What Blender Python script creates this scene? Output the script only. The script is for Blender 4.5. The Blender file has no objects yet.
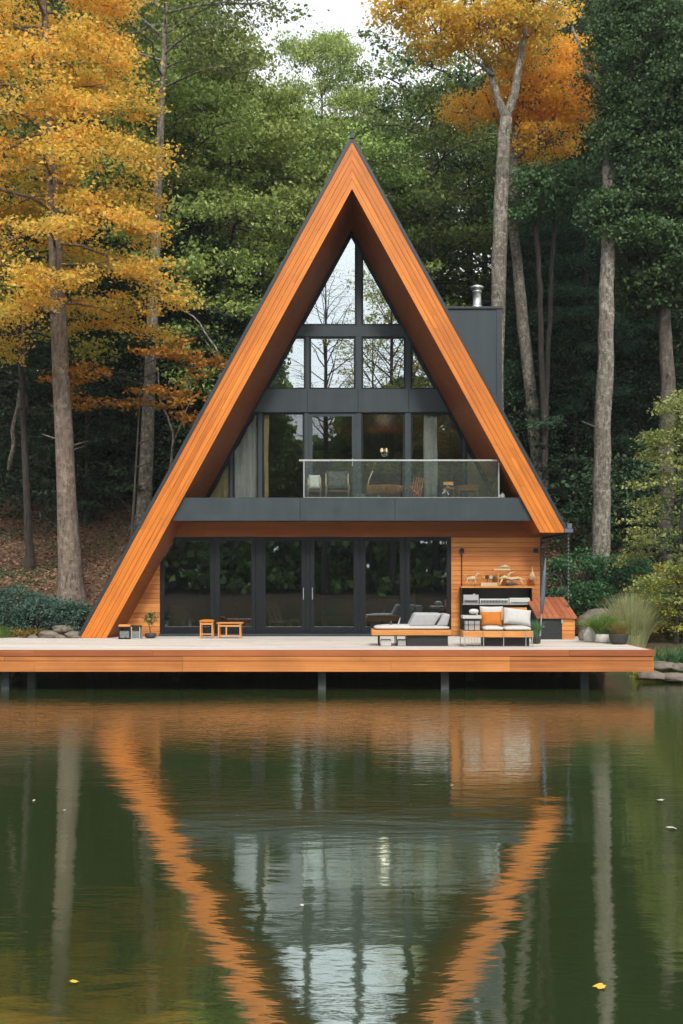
import bpy, math, random
import numpy as np
from mathutils import Vector

random.seed(7)
RNG = np.random.default_rng(7)
F, HY, H = 1107.0, 580.0, 2.244           # focal length in pixels, horizon row, eye height over the water
COL = bpy.context.scene.collection
sc = bpy.context.scene

def PX(px, d): return (px - 341.5) * d / F
def PZ(py, d): return H - (py - HY) * d / F

# ------------------------------------------------------------------ materials
def new_mat(name):
    m = bpy.data.materials.new(name); m.use_nodes = True
    nt = m.node_tree
    b = nt.nodes['Principled BSDF']
    return m, nt, b

def N(nt, t, **kw):
    n = nt.nodes.new(t)
    for k, v in kw.items():
        if k.startswith('i_'):
            n.inputs[k[2:]].default_value = v
        else:
            setattr(n, k, v)
    return n

def ramp(nt, fac, cols, interp='LINEAR'):
    r = nt.nodes.new('ShaderNodeValToRGB')
    r.color_ramp.interpolation = interp
    els = r.color_ramp.elements
    while len(els) < len(cols): els.new(0.5)
    for i, (p, c) in enumerate(cols):
        els[i].position = p; els[i].color = (c[0], c[1], c[2], 1)
    nt.links.new(fac, r.inputs[0])
    return r.outputs[0]

def mathn(nt, op, a, b=None, c=None):
    n = nt.nodes.new('ShaderNodeMath'); n.operation = op
    for i, v in enumerate((a, b, c)):
        if v is None: continue
        if isinstance(v, (int, float)): n.inputs[i].default_value = v
        else: nt.links.new(v, n.inputs[i])
    return n.outputs[0]

def mixc(nt, fac, a, b, mode='MIX'):
    n = nt.nodes.new('ShaderNodeMix'); n.data_type = 'RGBA'; n.blend_type = mode
    for s, v in ((n.inputs[0], fac), (n.inputs[6], a), (n.inputs[7], b)):
        if isinstance(v, (int, float)): s.default_value = v
        elif isinstance(v, tuple): s.default_value = (*v, 1) if len(v) == 3 else v
        else: nt.links.new(v, s)
    return n.outputs[2]

def oriented(nt, along, su, sv):
    """coordinates stretched along a direction: grain of a board"""
    tc = N(nt, 'ShaderNodeTexCoord')
    a = Vector(along).normalized()
    ref = Vector((0, 1, 0)) if abs(a.y) < .9 else Vector((0, 0, 1))
    b = a.cross(ref).normalized(); c = a.cross(b)
    comb = N(nt, 'ShaderNodeCombineXYZ')
    for i, (v, s) in enumerate(((a, su), (b, sv), (c, sv))):
        d = N(nt, 'ShaderNodeVectorMath', operation='DOT_PRODUCT')
        nt.links.new(tc.outputs['Object'], d.inputs[0]); d.inputs[1].default_value = v * s
        nt.links.new(d.outputs['Value'], comb.inputs[i])
    return comb.outputs[0]

def noise(nt, vec, scale, detail=4, rough=.55, dist=0):
    n = N(nt, 'ShaderNodeTexNoise'); n.inputs['Scale'].default_value = scale
    n.inputs['Detail'].default_value = detail; n.inputs['Roughness'].default_value = rough
    n.inputs['Distortion'].default_value = dist
    if vec is not None: nt.links.new(vec, n.inputs['Vector'])
    return n.outputs['Fac']

def bump(nt, b, h, strength=.3, dist=.01):
    n = N(nt, 'ShaderNodeBump'); n.inputs['Strength'].default_value = strength; n.inputs['Distance'].default_value = dist
    nt.links.new(h, n.inputs['Height']); nt.links.new(n.outputs[0], b.inputs['Normal'])

def wood(name, dark, light, along=(1, 0, 0), rough=.45, su=1.2, sv=22, weather=None, var=.5, spec=.4):
    m, nt, b = new_mat(name)
    v = oriented(nt, along, su, sv)
    geo = N(nt, 'ShaderNodeNewGeometry')
    off = N(nt, 'ShaderNodeVectorMath', operation='ADD')
    sc_ = N(nt, 'ShaderNodeCombineXYZ')
    nt.links.new(mathn(nt, 'MULTIPLY', geo.outputs['Random Per Island'], 37.0), sc_.inputs[0])
    nt.links.new(v, off.inputs[0]); nt.links.new(sc_.outputs[0], off.inputs[1])
    n1 = noise(nt, off.outputs[0], 1.0, 6, .6, .6)
    f = mathn(nt, 'ADD', mathn(nt, 'MULTIPLY', mathn(nt, 'SUBTRACT', n1, .5), 1.6),
              mathn(nt, 'MULTIPLY_ADD', geo.outputs['Random Per Island'], var, .5 - var / 2))
    c = ramp(nt, f, [(0.05, dark), (.95, light)])
    tc = N(nt, 'ShaderNodeTexCoord')
    big = noise(nt, tc.outputs['Object'], .9, 5, .6)
    if weather is not None:
        c = mixc(nt, ramp(nt, big, [(.35, (0, 0, 0)), (.75, (1, 1, 1))]), c, weather)
    else:
        c = mixc(nt, mathn(nt, 'MULTIPLY', ramp(nt, big, [(.42, (0, 0, 0)), (.8, (1, 1, 1))]), .45), c, tuple(x * .45 for x in dark))
    nt.links.new(c, b.inputs['Base Color'])
    b.inputs['Roughness'].default_value = rough
    b.inputs['Specular IOR Level'].default_value = spec
    bump(nt, b, n1, .35, .004)
    return m

def plain(name, col, rough=.6, metal=0, var=.25, scale=6, spec=.5, bmp=0, bscale=None):
    m, nt, b = new_mat(name)
    tc = N(nt, 'ShaderNodeTexCoord')
    n1 = noise(nt, tc.outputs['Object'], scale, 6, .65)
    c = ramp(nt, n1, [(.3, tuple(x * (1 - var) for x in col)), (.7, tuple(min(1, x * (1 + var)) for x in col))])
    nt.links.new(c, b.inputs['Base Color'])
    b.inputs['Roughness'].default_value = rough; b.inputs['Metallic'].default_value = metal
    b.inputs['Specular IOR Level'].default_value = spec
    if bmp:
        bump(nt, b, noise(nt, tc.outputs['Object'], bscale or scale * 5, 5), bmp, .02)
    return m

def leafmat(name, cols, trans=.35, rough=.6, hue=.025, val=.6, clump=.6, bright=1.0):
    """cols: list of colours spread over leaves at random, shifted by clump noise and per tree"""
    m, nt, b = new_mat(name)
    geo = N(nt, 'ShaderNodeNewGeometry'); oi = N(nt, 'ShaderNodeObjectInfo'); tc = N(nt, 'ShaderNodeTexCoord')
    cl = noise(nt, tc.outputs['Object'], .55, 3, .6)
    f = mathn(nt, 'ADD', mathn(nt, 'MULTIPLY', geo.outputs['Random Per Island'], 1 - clump * .6),
              mathn(nt, 'MULTIPLY', mathn(nt, 'SUBTRACT', cl, .4), clump * 1.6))
    n = len(cols)
    c = ramp(nt, f, [(i / (n - 1), cols[i]) for i in range(n)])
    hs = N(nt, 'ShaderNodeHueSaturation')
    nt.links.new(mathn(nt, 'MULTIPLY_ADD', oi.outputs['Random'], hue * 2, .5 - hue), hs.inputs['Hue'])
    nt.links.new(mathn(nt, 'MULTIPLY_ADD', oi.outputs['Random'], val * bright, (1 - val / 2) * bright), hs.inputs['Value'])
    nt.links.new(c, hs.inputs['Color'])
    nt.links.new(hs.outputs[0], b.inputs['Base Color'])
    b.inputs['Roughness'].default_value = rough
    b.inputs['Specular IOR Level'].default_value = .3
    t = N(nt, 'ShaderNodeBsdfTranslucent'); nt.links.new(hs.outputs[0], t.inputs[0])
    mx = N(nt, 'ShaderNodeMixShader'); mx.inputs[0].default_value = trans
    nt.links.new(b.outputs[0], mx.inputs[1]); nt.links.new(t.outputs[0], mx.inputs[2])
    out = nt.nodes['Material Output']; nt.links.new(mx.outputs[0], out.inputs[0])
    return m

def bark(name, dark, light, lichen=None, scale=3.0):
    m, nt, b = new_mat(name)
    v = oriented(nt, (0, 0, 1), 1.2, 7)
    n1 = noise(nt, v, scale, 6, .7, .4)
    c = ramp(nt, n1, [(.36, dark), (.62, light)])
    if lichen:
        tc = N(nt, 'ShaderNodeTexCoord')
        n2 = noise(nt, tc.outputs['Object'], 8, 6, .75)
        c = mixc(nt, ramp(nt, n2, [(.50, (0, 0, 0)), (.60, (.9, .9, .9))]), c, lichen)
        n3 = noise(nt, tc.outputs['Object'], .8, 4, .6)
        c = mixc(nt, ramp(nt, n3, [(.45, (0, 0, 0)), (.7, (.7, .7, .7))]), c, tuple(x * 1.2 for x in dark))
    nt.links.new(c, b.inputs['Base Color']); b.inputs['Roughness'].default_value = .9
    bump(nt, b, n1, .9, .05)
    return m

def glass(name, refl=.35, tint=(.55, .62, .6), gcol=(.9, .95, 1.0), rough=.0, haze=0.0, wav=.0):
    m, nt, b = new_mat(name)
    nt.nodes.remove(b)
    tr = N(nt, 'ShaderNodeBsdfTransparent'); tr.inputs[0].default_value = (*tint, 1)
    gl = N(nt, 'ShaderNodeBsdfGlossy'); gl.inputs['Color'].default_value = (*gcol, 1); gl.inputs['Roughness'].default_value = rough
    lw = N(nt, 'ShaderNodeLayerWeight'); lw.inputs['Blend'].default_value = .35
    f = mathn(nt, 'MULTIPLY_ADD', lw.outputs['Fresnel'], 1 - refl, refl)
    mx = N(nt, 'ShaderNodeMixShader'); nt.links.new(f, mx.inputs[0])
    nt.links.new(tr.outputs[0], mx.inputs[1]); nt.links.new(gl.outputs[0], mx.inputs[2])
    o = mx.outputs[0]
    if wav:
        tc = N(nt, 'ShaderNodeTexCoord')
        bp = N(nt, 'ShaderNodeBump'); bp.inputs['Strength'].default_value = 1; bp.inputs['Distance'].default_value = wav
        nt.links.new(noise(nt, tc.outputs['Object'], 1.7, 2), bp.inputs['Height']); nt.links.new(bp.outputs[0], gl.inputs['Normal'])
    if haze:
        df = N(nt, 'ShaderNodeBsdfDiffuse'); df.inputs[0].default_value = (.75, .8, .78, 1)  # whitish diffuse veil, a pale reflection put into the glass colour
        m2 = N(nt, 'ShaderNodeMixShader'); m2.inputs[0].default_value = haze
        nt.links.new(o, m2.inputs[1]); nt.links.new(df.outputs[0], m2.inputs[2]); o = m2.outputs[0]
    nt.links.new(o, nt.nodes['Material Output'].inputs[0])
    return m

SL = .547
M = {}
M['rake_l'] = wood('cedar_rake_boards_rising', (.44, .11, .012), (.88, .275, .03), (SL, 0, 1), .5, .5, 18, var=.42)
M['rake_r'] = wood('cedar_rake_boards_falling', (.44, .11, .012), (.88, .275, .03), (-SL, 0, 1), .5, .5, 18, var=.42)
M['soffit'] = wood('shaded_cedar_soffit', (.19, .048, .010), (.32, .092, .02), (0, 1, 0), .5, .8, 12, var=.3)  # cedar with the shade under the overhang put into its colour
M['cladding'] = wood('cedar_wall_boards', (.40, .13, .032), (.74, .31, .085), (1, 0, 0), .5, .5, 20, var=.7)
M['header'] = wood('dark_cedar_header', (.22, .06, .014), (.36, .11, .025), (1, 0, 0), .5, .6, 14, var=.4)
M['deck_edge'] = wood('cedar_deck_edge', (.34, .105, .028), (.74, .28, .075), (1, 0, 0), .5, .35, 18, var=.6)
M['deck_edge_dark'] = wood('red_brown_deck_edge', (.28, .075, .028), (.48, .15, .05), (1, 0, 0), .45, .35, 18, var=.5)
M['deck'] = wood('weathered_deck_boards', (.42, .37, .32), (.72, .67, .60), (1, 0, 0), .7, .5, 25, var=.8, weather=(.62, .56, .5))
M['oakwood'] = wood('warm_oak', (.46, .17, .04), (.78, .36, .10), (1, 0, 0), .45, 2, 30, var=.5)
M['oakwood_z'] = wood('warm_oak_upright', (.46, .17, .04), (.78, .36, .10), (0, 0, 1), .45, 2, 30, var=.5)
M['tubwood'] = wood('bright_orange_wicker', (.62, .2, .03), (.9, .38, .07), (1, 0, 0), .5, 3, 40)
M['redwood'] = wood('red_stained_boards', (.30, .085, .035), (.50, .17, .08), (0, 1, 0), .45, 1, 20, var=.6)
M['palewood'] = wood('pale_pine', (.45, .32, .16), (.66, .5, .3), (0, 0, 1), .55, 2, 25)
M['slate'] = plain('slate_metal_panel', (.046, .060, .068), .42, 0, .1, 1.5)
def streaked(name, col, rough):
    m, nt, b = new_mat(name)
    v = oriented(nt, (0, 0, 1), .35, 4); n1 = noise(nt, v, 1.0, 5, .6); tc = N(nt, 'ShaderNodeTexCoord'); n2 = noise(nt, tc.outputs['Object'], 2.2, 6, .65)
    f = mathn(nt, 'ADD', mathn(nt, 'MULTIPLY', n1, .5), mathn(nt, 'MULTIPLY', n2, .5))
    nt.links.new(ramp(nt, f, [(.36, tuple(x * .85 for x in col)), (.5, col), (.62, tuple(x * 1.18 for x in col))]), b.inputs['Base Color'])
    nt.links.new(ramp(nt, n2, [(.3, (rough - .12,) * 3), (.7, (rough + .15,) * 3)]), b.inputs['Roughness']); b.inputs['Specular IOR Level'].default_value = .35
    bump(nt, b, n2, .15, .02)
    return m
M['slate'] = streaked('slate_metal_panel', (.036, .049, .057), .5)
M['slate_d'] = plain('dark_roof_metal', (.030, .038, .046), .45, .3, .15, 3)
M['black'] = plain('black_frame_paint', (.007, .009, .012), .5, 0, .15, 5)
M['black'].node_tree.nodes['Principled BSDF'].inputs['Specular IOR Level'].default_value = .25
M['blackw'] = plain('black_stained_board', (.016, .017, .02), .5, 0, .3, 12)
M['steel'] = plain('galvanised_steel', (.55, .56, .55), .35, .7, .15, 9)
M['whitecloth'] = plain('white_canvas', (.52, .51, .48), .9, 0, .06, 9, .2, .3, 60)
M['greycloth'] = plain('light_grey_canvas', (.38, .385, .39), .9, 0, .08, 9, .2, .3, 60)
M['orangecloth'] = plain('rust_orange_cloth', (.52, .17, .03), .9, 0, .15, 9, .2, .3, 60)
def cloth_translucent(name, col):
    m, nt, b = new_mat(name); b.inputs['Base Color'].default_value = (*col, 1); b.inputs['Roughness'].default_value = .9
    t = N(nt, 'ShaderNodeBsdfTranslucent'); t.inputs[0].default_value = (*col, 1)
    mx = N(nt, 'ShaderNodeMixShader'); mx.inputs[0].default_value = .12
    nt.links.new(b.outputs[0], mx.inputs[1]); nt.links.new(t.outputs[0], mx.inputs[2]); nt.links.new(mx.outputs[0], nt.nodes['Material Output'].inputs[0])
    return m
M['curtain'] = cloth_translucent('pale_grey_curtain', (.93, .95, .92))
M['ycurtain'] = cloth_translucent('straw_yellow_curtain', (.93, .72, .36))
M['straw'] = plain('woven_straw', (.55, .38, .18), .9, 0, .2, 30)
M['white'] = plain('white_enamel', (.52, .52, .5), .4, 0, .08, 9)
M['whitepot'] = plain('chalky_white_glaze', (.68, .66, .6), .6, 0, .12, 14)
M['darkpot'] = plain('charcoal_clay', (.05, .047, .045), .7, 0, .2, 10)
M['blueg'] = plain('blue_grey_rubber', (.10, .12, .155), .5, 0, .2, 8)
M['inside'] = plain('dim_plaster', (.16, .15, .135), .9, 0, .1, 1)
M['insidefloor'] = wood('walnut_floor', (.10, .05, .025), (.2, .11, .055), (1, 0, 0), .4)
M['sofa'] = plain('beige_linen', (.42, .36, .27), .95, 0, .1, 6)
M['pane'] = glass('coated_window_glass', .39, (.82, .86, .84), (.88, .95, 1.0))
M['pane_mid'] = glass('clearer_balcony_door_glass', .08, (.96, .97, .96), (.88, .95, 1.0))
M['pane_low'] = glass('dark_door_glass', .22, (.72, .77, .75), (.8, .9, .95))
M['rail'] = glass('balustrade_glass', .12, (.86, .92, .9), (.9, 1, .98), haze=.03, wav=.001)  # haze here is a painted veil in place of a bright reflection
M['stone'] = plain('shore_stone', (.17, .145, .115), .85, 0, .4, 4, .3, .8, 14)
M['concrete'] = plain('wet_post', (.085, .09, .09), .7, 0, .3, 4)

m, nt, b = new_mat('pond_water'); nt.nodes.remove(b)
tc = N(nt, 'ShaderNodeTexCoord')
def wv(sx, sy, s, d=3):
    mp = N(nt, 'ShaderNodeMapping'); mp.inputs['Scale'].default_value = (sx, sy, 1)
    nt.links.new(tc.outputs['Object'], mp.inputs[0]); return noise(nt, mp.outputs[0], s, d, .5, .3)
small = wv(.55, 1.5, 7.5, 4); mid = wv(.4, 1.0, 2.3, 5); big = wv(.25, .6, .5, 2)
sep = N(nt, 'ShaderNodeSeparateXYZ'); nt.links.new(tc.outputs['Object'], sep.inputs[0])
patch = noise(nt, tc.outputs['Object'], .16, 2)
near_deck = N(nt, 'ShaderNodeMapRange'); nt.links.new(sep.outputs[1], near_deck.inputs[0])
near_deck.inputs[1].default_value = 10; near_deck.inputs[2].default_value = 21; near_deck.inputs[3].default_value = .2; near_deck.inputs[4].default_value = 2.0
hsum = mathn(nt, 'ADD', mathn(nt, 'MULTIPLY', mathn(nt, 'MULTIPLY', mathn(nt, 'MULTIPLY', small, mathn(nt, 'MULTIPLY_ADD', patch, 2.6, -.35)), near_deck.outputs[0]),  .0046),
             mathn(nt, 'ADD', mathn(nt, 'MULTIPLY', mid, .0046), mathn(nt, 'MULTIPLY', big, .012)))
bp = N(nt, 'ShaderNodeBump'); bp.inputs['Strength'].default_value = 1.0; bp.inputs['Distance'].default_value = 1.0
nt.links.new(hsum, bp.inputs['Height'])
gl = N(nt, 'ShaderNodeBsdfGlossy'); gl.inputs['Roughness'].default_value = .045; gl.inputs['Color'].default_value = (.92, .95, .92, 1)
df = N(nt, 'ShaderNodeBsdfDiffuse'); df.inputs[0].default_value = (.036, .054, .016, 1)
fr = N(nt, 'ShaderNodeFresnel'); fr.inputs[0].default_value = 2.2
nt.links.new(bp.outputs[0], gl.inputs['Normal']); nt.links.new(bp.outputs[0], fr.inputs['Normal'])
mx = N(nt, 'ShaderNodeMixShader'); nt.links.new(mathn(nt, 'MULTIPLY_ADD', fr.outputs[0], .62, .38), mx.inputs[0])
nt.links.new(df.outputs[0], mx.inputs[1]); nt.links.new(gl.outputs[0], mx.inputs[2])
nt.links.new(mx.outputs[0], nt.nodes['Material Output'].inputs[0])
M['water'] = m

m, nt, b = new_mat('forest_floor')
tc = N(nt, 'ShaderNodeTexCoord')
n1 = noise(nt, tc.outputs['Object'], 7, 8, .75); n2 = noise(nt, tc.outputs['Object'], .5, 4)
c = ramp(nt, n1, [(.3, (.035, .022, .014)), (.5, (.12, .07, .04)), (.7, (.24, .15, .09))])
c = mixc(nt, ramp(nt, n2, [(.5, (0, 0, 0)), (.66, (1, 1, 1))]), c, (.05, .06, .02))
nt.links.new(c, b.inputs['Base Color']); b.inputs['Roughness'].default_value = .95
bump(nt, b, n1, 1, .08)
M['ground'] = m

G = [(.012, .022, .008), (.024, .048, .013), (.045, .082, .02), (.085, .13, .03)]
M['leaf_green'] = leafmat('green_leaves', [(.055, .085, .028), (.11, .155, .045), (.19, .245, .07), (.30, .34, .11)], bright=1.55)
M['leaf_lime'] = leafmat('light_green_leaves', [(.12, .17, .05), (.22, .29, .08), (.34, .42, .12), (.48, .52, .18)], bright=1.4)
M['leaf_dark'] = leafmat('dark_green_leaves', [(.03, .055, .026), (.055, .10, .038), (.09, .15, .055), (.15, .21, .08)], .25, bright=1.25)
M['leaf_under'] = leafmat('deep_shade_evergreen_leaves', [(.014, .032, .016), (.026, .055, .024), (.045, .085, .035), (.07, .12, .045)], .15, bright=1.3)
M['leaf_pine'] = leafmat('blue_green_needles', [(.02, .06, .034), (.04, .10, .058), (.065, .15, .08), (.10, .2, .10)], .1, bright=1.4)
M['leaf_yellow'] = leafmat('yellow_orange_leaves', [(.40, .38, .09), (.74, .56, .11), (.95, .62, .12), (.98, .48, .09), (.76, .62, .16)], .5, hue=.0, val=.1, clump=.8)
M['leaf_orange'] = leafmat('orange_leaves', [(.90, .58, .08), (1, .58, .08), (1, .68, .14), (1, .46, .06), (.9, .78, .22)], .6, hue=0, val=.1)
M['leaf_gold'] = leafmat('gold_and_orange_leaves', [(.42, .40, .09), (.80, .60, .11), (.98, .62, .10), (1, .48, .07)], .5, hue=.01, val=.1)
M['leaf_mixed'] = leafmat('yellow_green_leaves', [(.22, .28, .07), (.44, .46, .09), (.74, .60, .11), (.88, .58, .10)], .4, hue=.01, val=.1)
M['leaf_rust'] = leafmat('rusty_leaves', [(.25, .22, .04), (.5, .2, .03), (.55, .26, .04), (.38, .13, .03)], .4, hue=0, val=.1)
M['leaf_blue'] = leafmat('blue_green_shrub_leaves', [(.05, .10, .075), (.09, .17, .125), (.15, .25, .18)], .2, hue=.01)
M['leaf_rhodo'] = leafmat('glossy_shrub_leaves', [(.045, .12, .05), (.09, .21, .085), (.15, .31, .13)], .25, .4, hue=.01)
M['leaf_bright'] = leafmat('fresh_green_blades', [(.12, .24, .05), (.22, .4, .08), (.34, .52, .14)], .4, hue=.01)
M['leaf_straw'] = leafmat('pale_grass_blades', [(.26, .30, .13), (.45, .46, .24), (.68, .64, .42)], .35, hue=.005)
M['leaf_olive'] = leafmat('muted_olive_leaves', [(.14, .16, .05), (.24, .26, .08), (.36, .36, .12), (.5, .42, .14)], .35)
M['leaf_litter'] = leafmat('fallen_leaves', [(.09, .045, .025), (.2, .11, .06), (.3, .17, .10), (.42, .27, .18)], .1, .9, hue=0, val=0)
M['leaf_tan'] = leafmat('tan_groundcover', [(.12, .13, .03), (.3, .2, .05), (.42, .25, .07)], .3, hue=0)
M['bark_grey'] = bark('pale_lichened_bark', (.06, .05, .04), (.29, .25, .20), (.42, .40, .33), 2.4)
M['bark_brown'] = bark('brown_ridged_bark', (.07, .05, .037), (.27, .205, .155), (.32, .26, .2), 2.4)
M['bark_dim'] = bark('dim_grey_bark', (.04, .033, .027), (.15, .125, .1), (.2, .18, .14), 1.7)
M['bark_dark'] = bark('dark_bark', (.025, .02, .017), (.085, .07, .058))

# ------------------------------------------------------------------ mesh helpers
def wloc(o):
    v = Vector((0, 0, 0))
    while o is not None:
        v += o.location; o = o.parent
    return v

class MB:
    def __init__(s): s.v = []; s.f = []
    def add(s, vs, fs):
        n = len(s.v); s.v += [tuple(p) for p in vs]; s.f += [tuple(i + n for i in f) for f in fs]; return s
    def box(s, x0, x1, y0, y1, z0, z1):
        return s.add([(x0, y0, z0), (x1, y0, z0), (x1, y1, z0), (x0, y1, z0), (x0, y0, z1), (x1, y0, z1), (x1, y1, z1), (x0, y1, z1)],
                     [(0, 3, 2, 1), (4, 5, 6, 7), (0, 1, 5, 4), (1, 2, 6, 5), (2, 3, 7, 6), (3, 0, 4, 7)])
    def prism(s, poly, y0, y1):
        """poly in (x,z), extruded along y"""
        n = len(poly)
        a = sum(poly[i][0] * poly[(i + 1) % n][1] - poly[(i + 1) % n][0] * poly[i][1] for i in range(n))
        if a < 0: poly = poly[::-1]
        vs = [(x, y0, z) for x, z in poly] + [(x, y1, z) for x, z in poly]
        fs = [tuple(range(n)), tuple(range(2 * n - 1, n - 1, -1))] + [(i, i + n, (i + 1) % n + n, (i + 1) % n) for i in range(n)]
        return s.add(vs, fs)
    def prism_x(s, poly, x0, x1):
        """poly in (y,z), extruded along x"""
        n = len(poly)
        vs = [(x0, y, z) for y, z in poly] + [(x1, y, z) for y, z in poly]
        fs = [tuple(range(n)), tuple(range(2 * n - 1, n - 1, -1))] + [(i, i + n, (i + 1) % n + n, (i + 1) % n) for i in range(n)]
        return s.add(vs, fs)
    def tube(s, pts, rad, n=8, cap=True, jit=0):
        pts = [Vector(p) for p in pts]
        if isinstance(rad, (int, float)): rad = [rad] * len(pts)
        rings = []
        ref = None
        for i, p in enumerate(pts):
            t = (pts[min(i + 1, len(pts) - 1)] - pts[max(i - 1, 0)]).normalized()
            if ref is None: ref = Vector((1, 0, 0)) if abs(t.x) < .8 else Vector((0, 1, 0))
            b = t.cross(ref).normalized(); ref = b.cross(t).normalized()
            rings.append([p + (ref * math.cos(2 * math.pi * k / n) + b * math.sin(2 * math.pi * k / n)) * rad[i] * (1 + (random.uniform(-jit, jit) if jit else 0)) for k in range(n)])
        vs = [v for r in rings for v in r]; fs = []
        for i in range(len(pts) - 1):
            for k in range(n):
                fs.append((i * n + k, i * n + (k + 1) % n, (i + 1) * n + (k + 1) % n, (i + 1) * n + k))
        if cap: fs += [tuple(range(n - 1, -1, -1)), tuple(range((len(pts) - 1) * n, len(pts) * n))]
        return s.add(vs, fs)
    def lathe(s, cx, cy, prof, n=20):
        vs = [(cx + r * math.cos(2 * math.pi * k / n), cy + r * math.sin(2 * math.pi * k / n), z) for r, z in prof for k in range(n)]
        fs = []
        for i in range(len(prof) - 1):
            for k in range(n):
                fs.append((i * n + k, i * n + (k + 1) % n, (i + 1) * n + (k + 1) % n, (i + 1) * n + k))
        fs += [tuple(range(n - 1, -1, -1)), tuple(range((len(prof) - 1) * n, len(prof) * n))]
        return s.add(vs, fs)
    def pillow(s, c, hx, hy, hz, rx=0, rz=0, e=.35, n=14):
        """soft cushion: a superellipsoid"""
        vs = []; fs = []
        sg = lambda a, p: math.copysign(abs(a) ** p, a)
        R = None
        cr, sr = math.cos(rx), math.sin(rx); cz, sz = math.cos(rz), math.sin(rz)
        for i in range(n + 1):
            ph = -math.pi / 2 + math.pi * i / n
            for k in range(2 * n):
                th = math.pi * k / n
                x = hx * sg(math.cos(ph), .7) * sg(math.cos(th), e); y = hy * sg(math.cos(ph), .7) * sg(math.sin(th), e); z = hz * sg(math.sin(ph), .9)
                y, z = y * cr - z * sr, y * sr + z * cr
                x, y = x * cz - y * sz, x * sz + y * cz
                vs.append((c[0] + x, c[1] + y, c[2] + z))
        for i in range(n):
            for k in range(2 * n):
                fs.append((i * 2 * n + k, i * 2 * n + (k + 1) % (2 * n), (i + 1) * 2 * n + (k + 1) % (2 * n), (i + 1) * 2 * n + k))
        return s.add(vs, fs)
    def scatter_cushion(s, hx, hy, hz, rx=0, rz=0, n=16):
        """square cushion standing in the xz plane, thick in the middle, thin at the seam"""
        vs = []; fs = []
        for side in (-1, 1):
            for i in range(n + 1):
                for k in range(n + 1):
                    u, v = i / n * 2 - 1, k / n * 2 - 1
                    t = (max(0, (1 - u ** 4) * (1 - v ** 4))) ** .45
                    pin = 1 - .06 * (1 - abs(v)) * 0 - .05 * (1 - v * v); pin2 = 1 - .05 * (1 - u * u)
                    x, y, z = hx * u * pin, side * hy * t, hz * v * pin2
                    y, z = y * math.cos(rx) - z * math.sin(rx), y * math.sin(rx) + z * math.cos(rx)
                    x, y = x * math.cos(rz) - y * math.sin(rz), x * math.sin(rz) + y * math.cos(rz)
                    vs.append((x, y, z))
        m = (n + 1) ** 2
        for sd in (0, 1):
            for i in range(n):
                for k in range(n):
                    q = (i * (n + 1) + k, (i + 1) * (n + 1) + k, (i + 1) * (n + 1) + k + 1, i * (n + 1) + k + 1)
                    fs.append(tuple(j + sd * m for j in (q if sd == 0 else q[::-1])))
        return s.add(vs, fs)
    def build(s, name, mat, parent=None, smooth=False, bevel=0, loc=None):
        me = bpy.data.meshes.new(name)
        off = wloc(parent) if parent is not None else Vector(loc or (0, 0, 0))
        me.from_pydata([(x - off.x, y - off.y, z - off.z) for x, y, z in s.v], [], s.f)
        me.materials.append(mat)
        o = bpy.data.objects.new(name, me); COL.objects.link(o)
        if parent is not None: o.parent = parent
        elif loc: o.location = loc
        if smooth: me.polygons.foreach_set('use_smooth', [True] * len(me.polygons))
        if bevel:
            bv = o.modifiers.new('bevel', 'BEVEL'); bv.width = bevel; bv.segments = 2; bv.limit_method = 'ANGLE'
        return o

def tag(o, label=None, cat=None, group=None, kind=None):
    if label: o['label'] = label
    if cat: o['category'] = cat
    if group: o['group'] = group
    if kind: o['kind'] = kind
    return o

def thing(name, label, cat, loc=(0, 0, 0), group=None):
    o = bpy.data.objects.new(name, None); COL.objects.link(o); o.location = loc
    o.empty_display_size = .2
    return tag(o, label, cat, group)

def clip(poly, a, b, c):
    """keep a*x+b*z<=c"""
    out = []
    for i in range(len(poly)):
        p, q = poly[i], poly[(i + 1) % len(poly)]
        dp, dq = a * p[0] + b * p[1] - c, a * q[0] + b * q[1] - c
        if dp <= 0: out.append(p)
        if dp * dq < 0:
            t = dp / (dp - dq); out.append((p[0] + (q[0] - p[0]) * t, p[1] + (q[1] - p[1]) * t))
    return out

def inset(poly, w):
    n = len(poly)
    a = sum(poly[i][0] * poly[(i + 1) % n][1] - poly[(i + 1) % n][0] * poly[i][1] for i in range(n))
    if a < 0: poly = poly[::-1]
    lines = []
    for i in range(n):
        p, q = poly[i], poly[(i + 1) % n]
        dx, dz = q[0] - p[0], q[1] - p[1]; L = math.hypot(dx, dz)
        nx, nz = -dz / L, dx / L
        lines.append((nx, nz, nx * p[0] + nz * p[1] + w))
    out = []
    for i in range(n):
        a1, b1, c1 = lines[i - 1]; a2, b2, c2 = lines[i]
        D = a1 * b2 - a2 * b1
        out.append(((c1 * b2 - c2 * b1) / D, (a1 * c2 - a2 * c1) / D))
    return poly, out
EXPOSURE = 0.12
# ------------------------------------------------------------------ terrain
def sstep(a, b, x):
    t = np.clip((x - a) / (b - a), 0, 1); return t * t * (3 - 2 * t)

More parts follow.
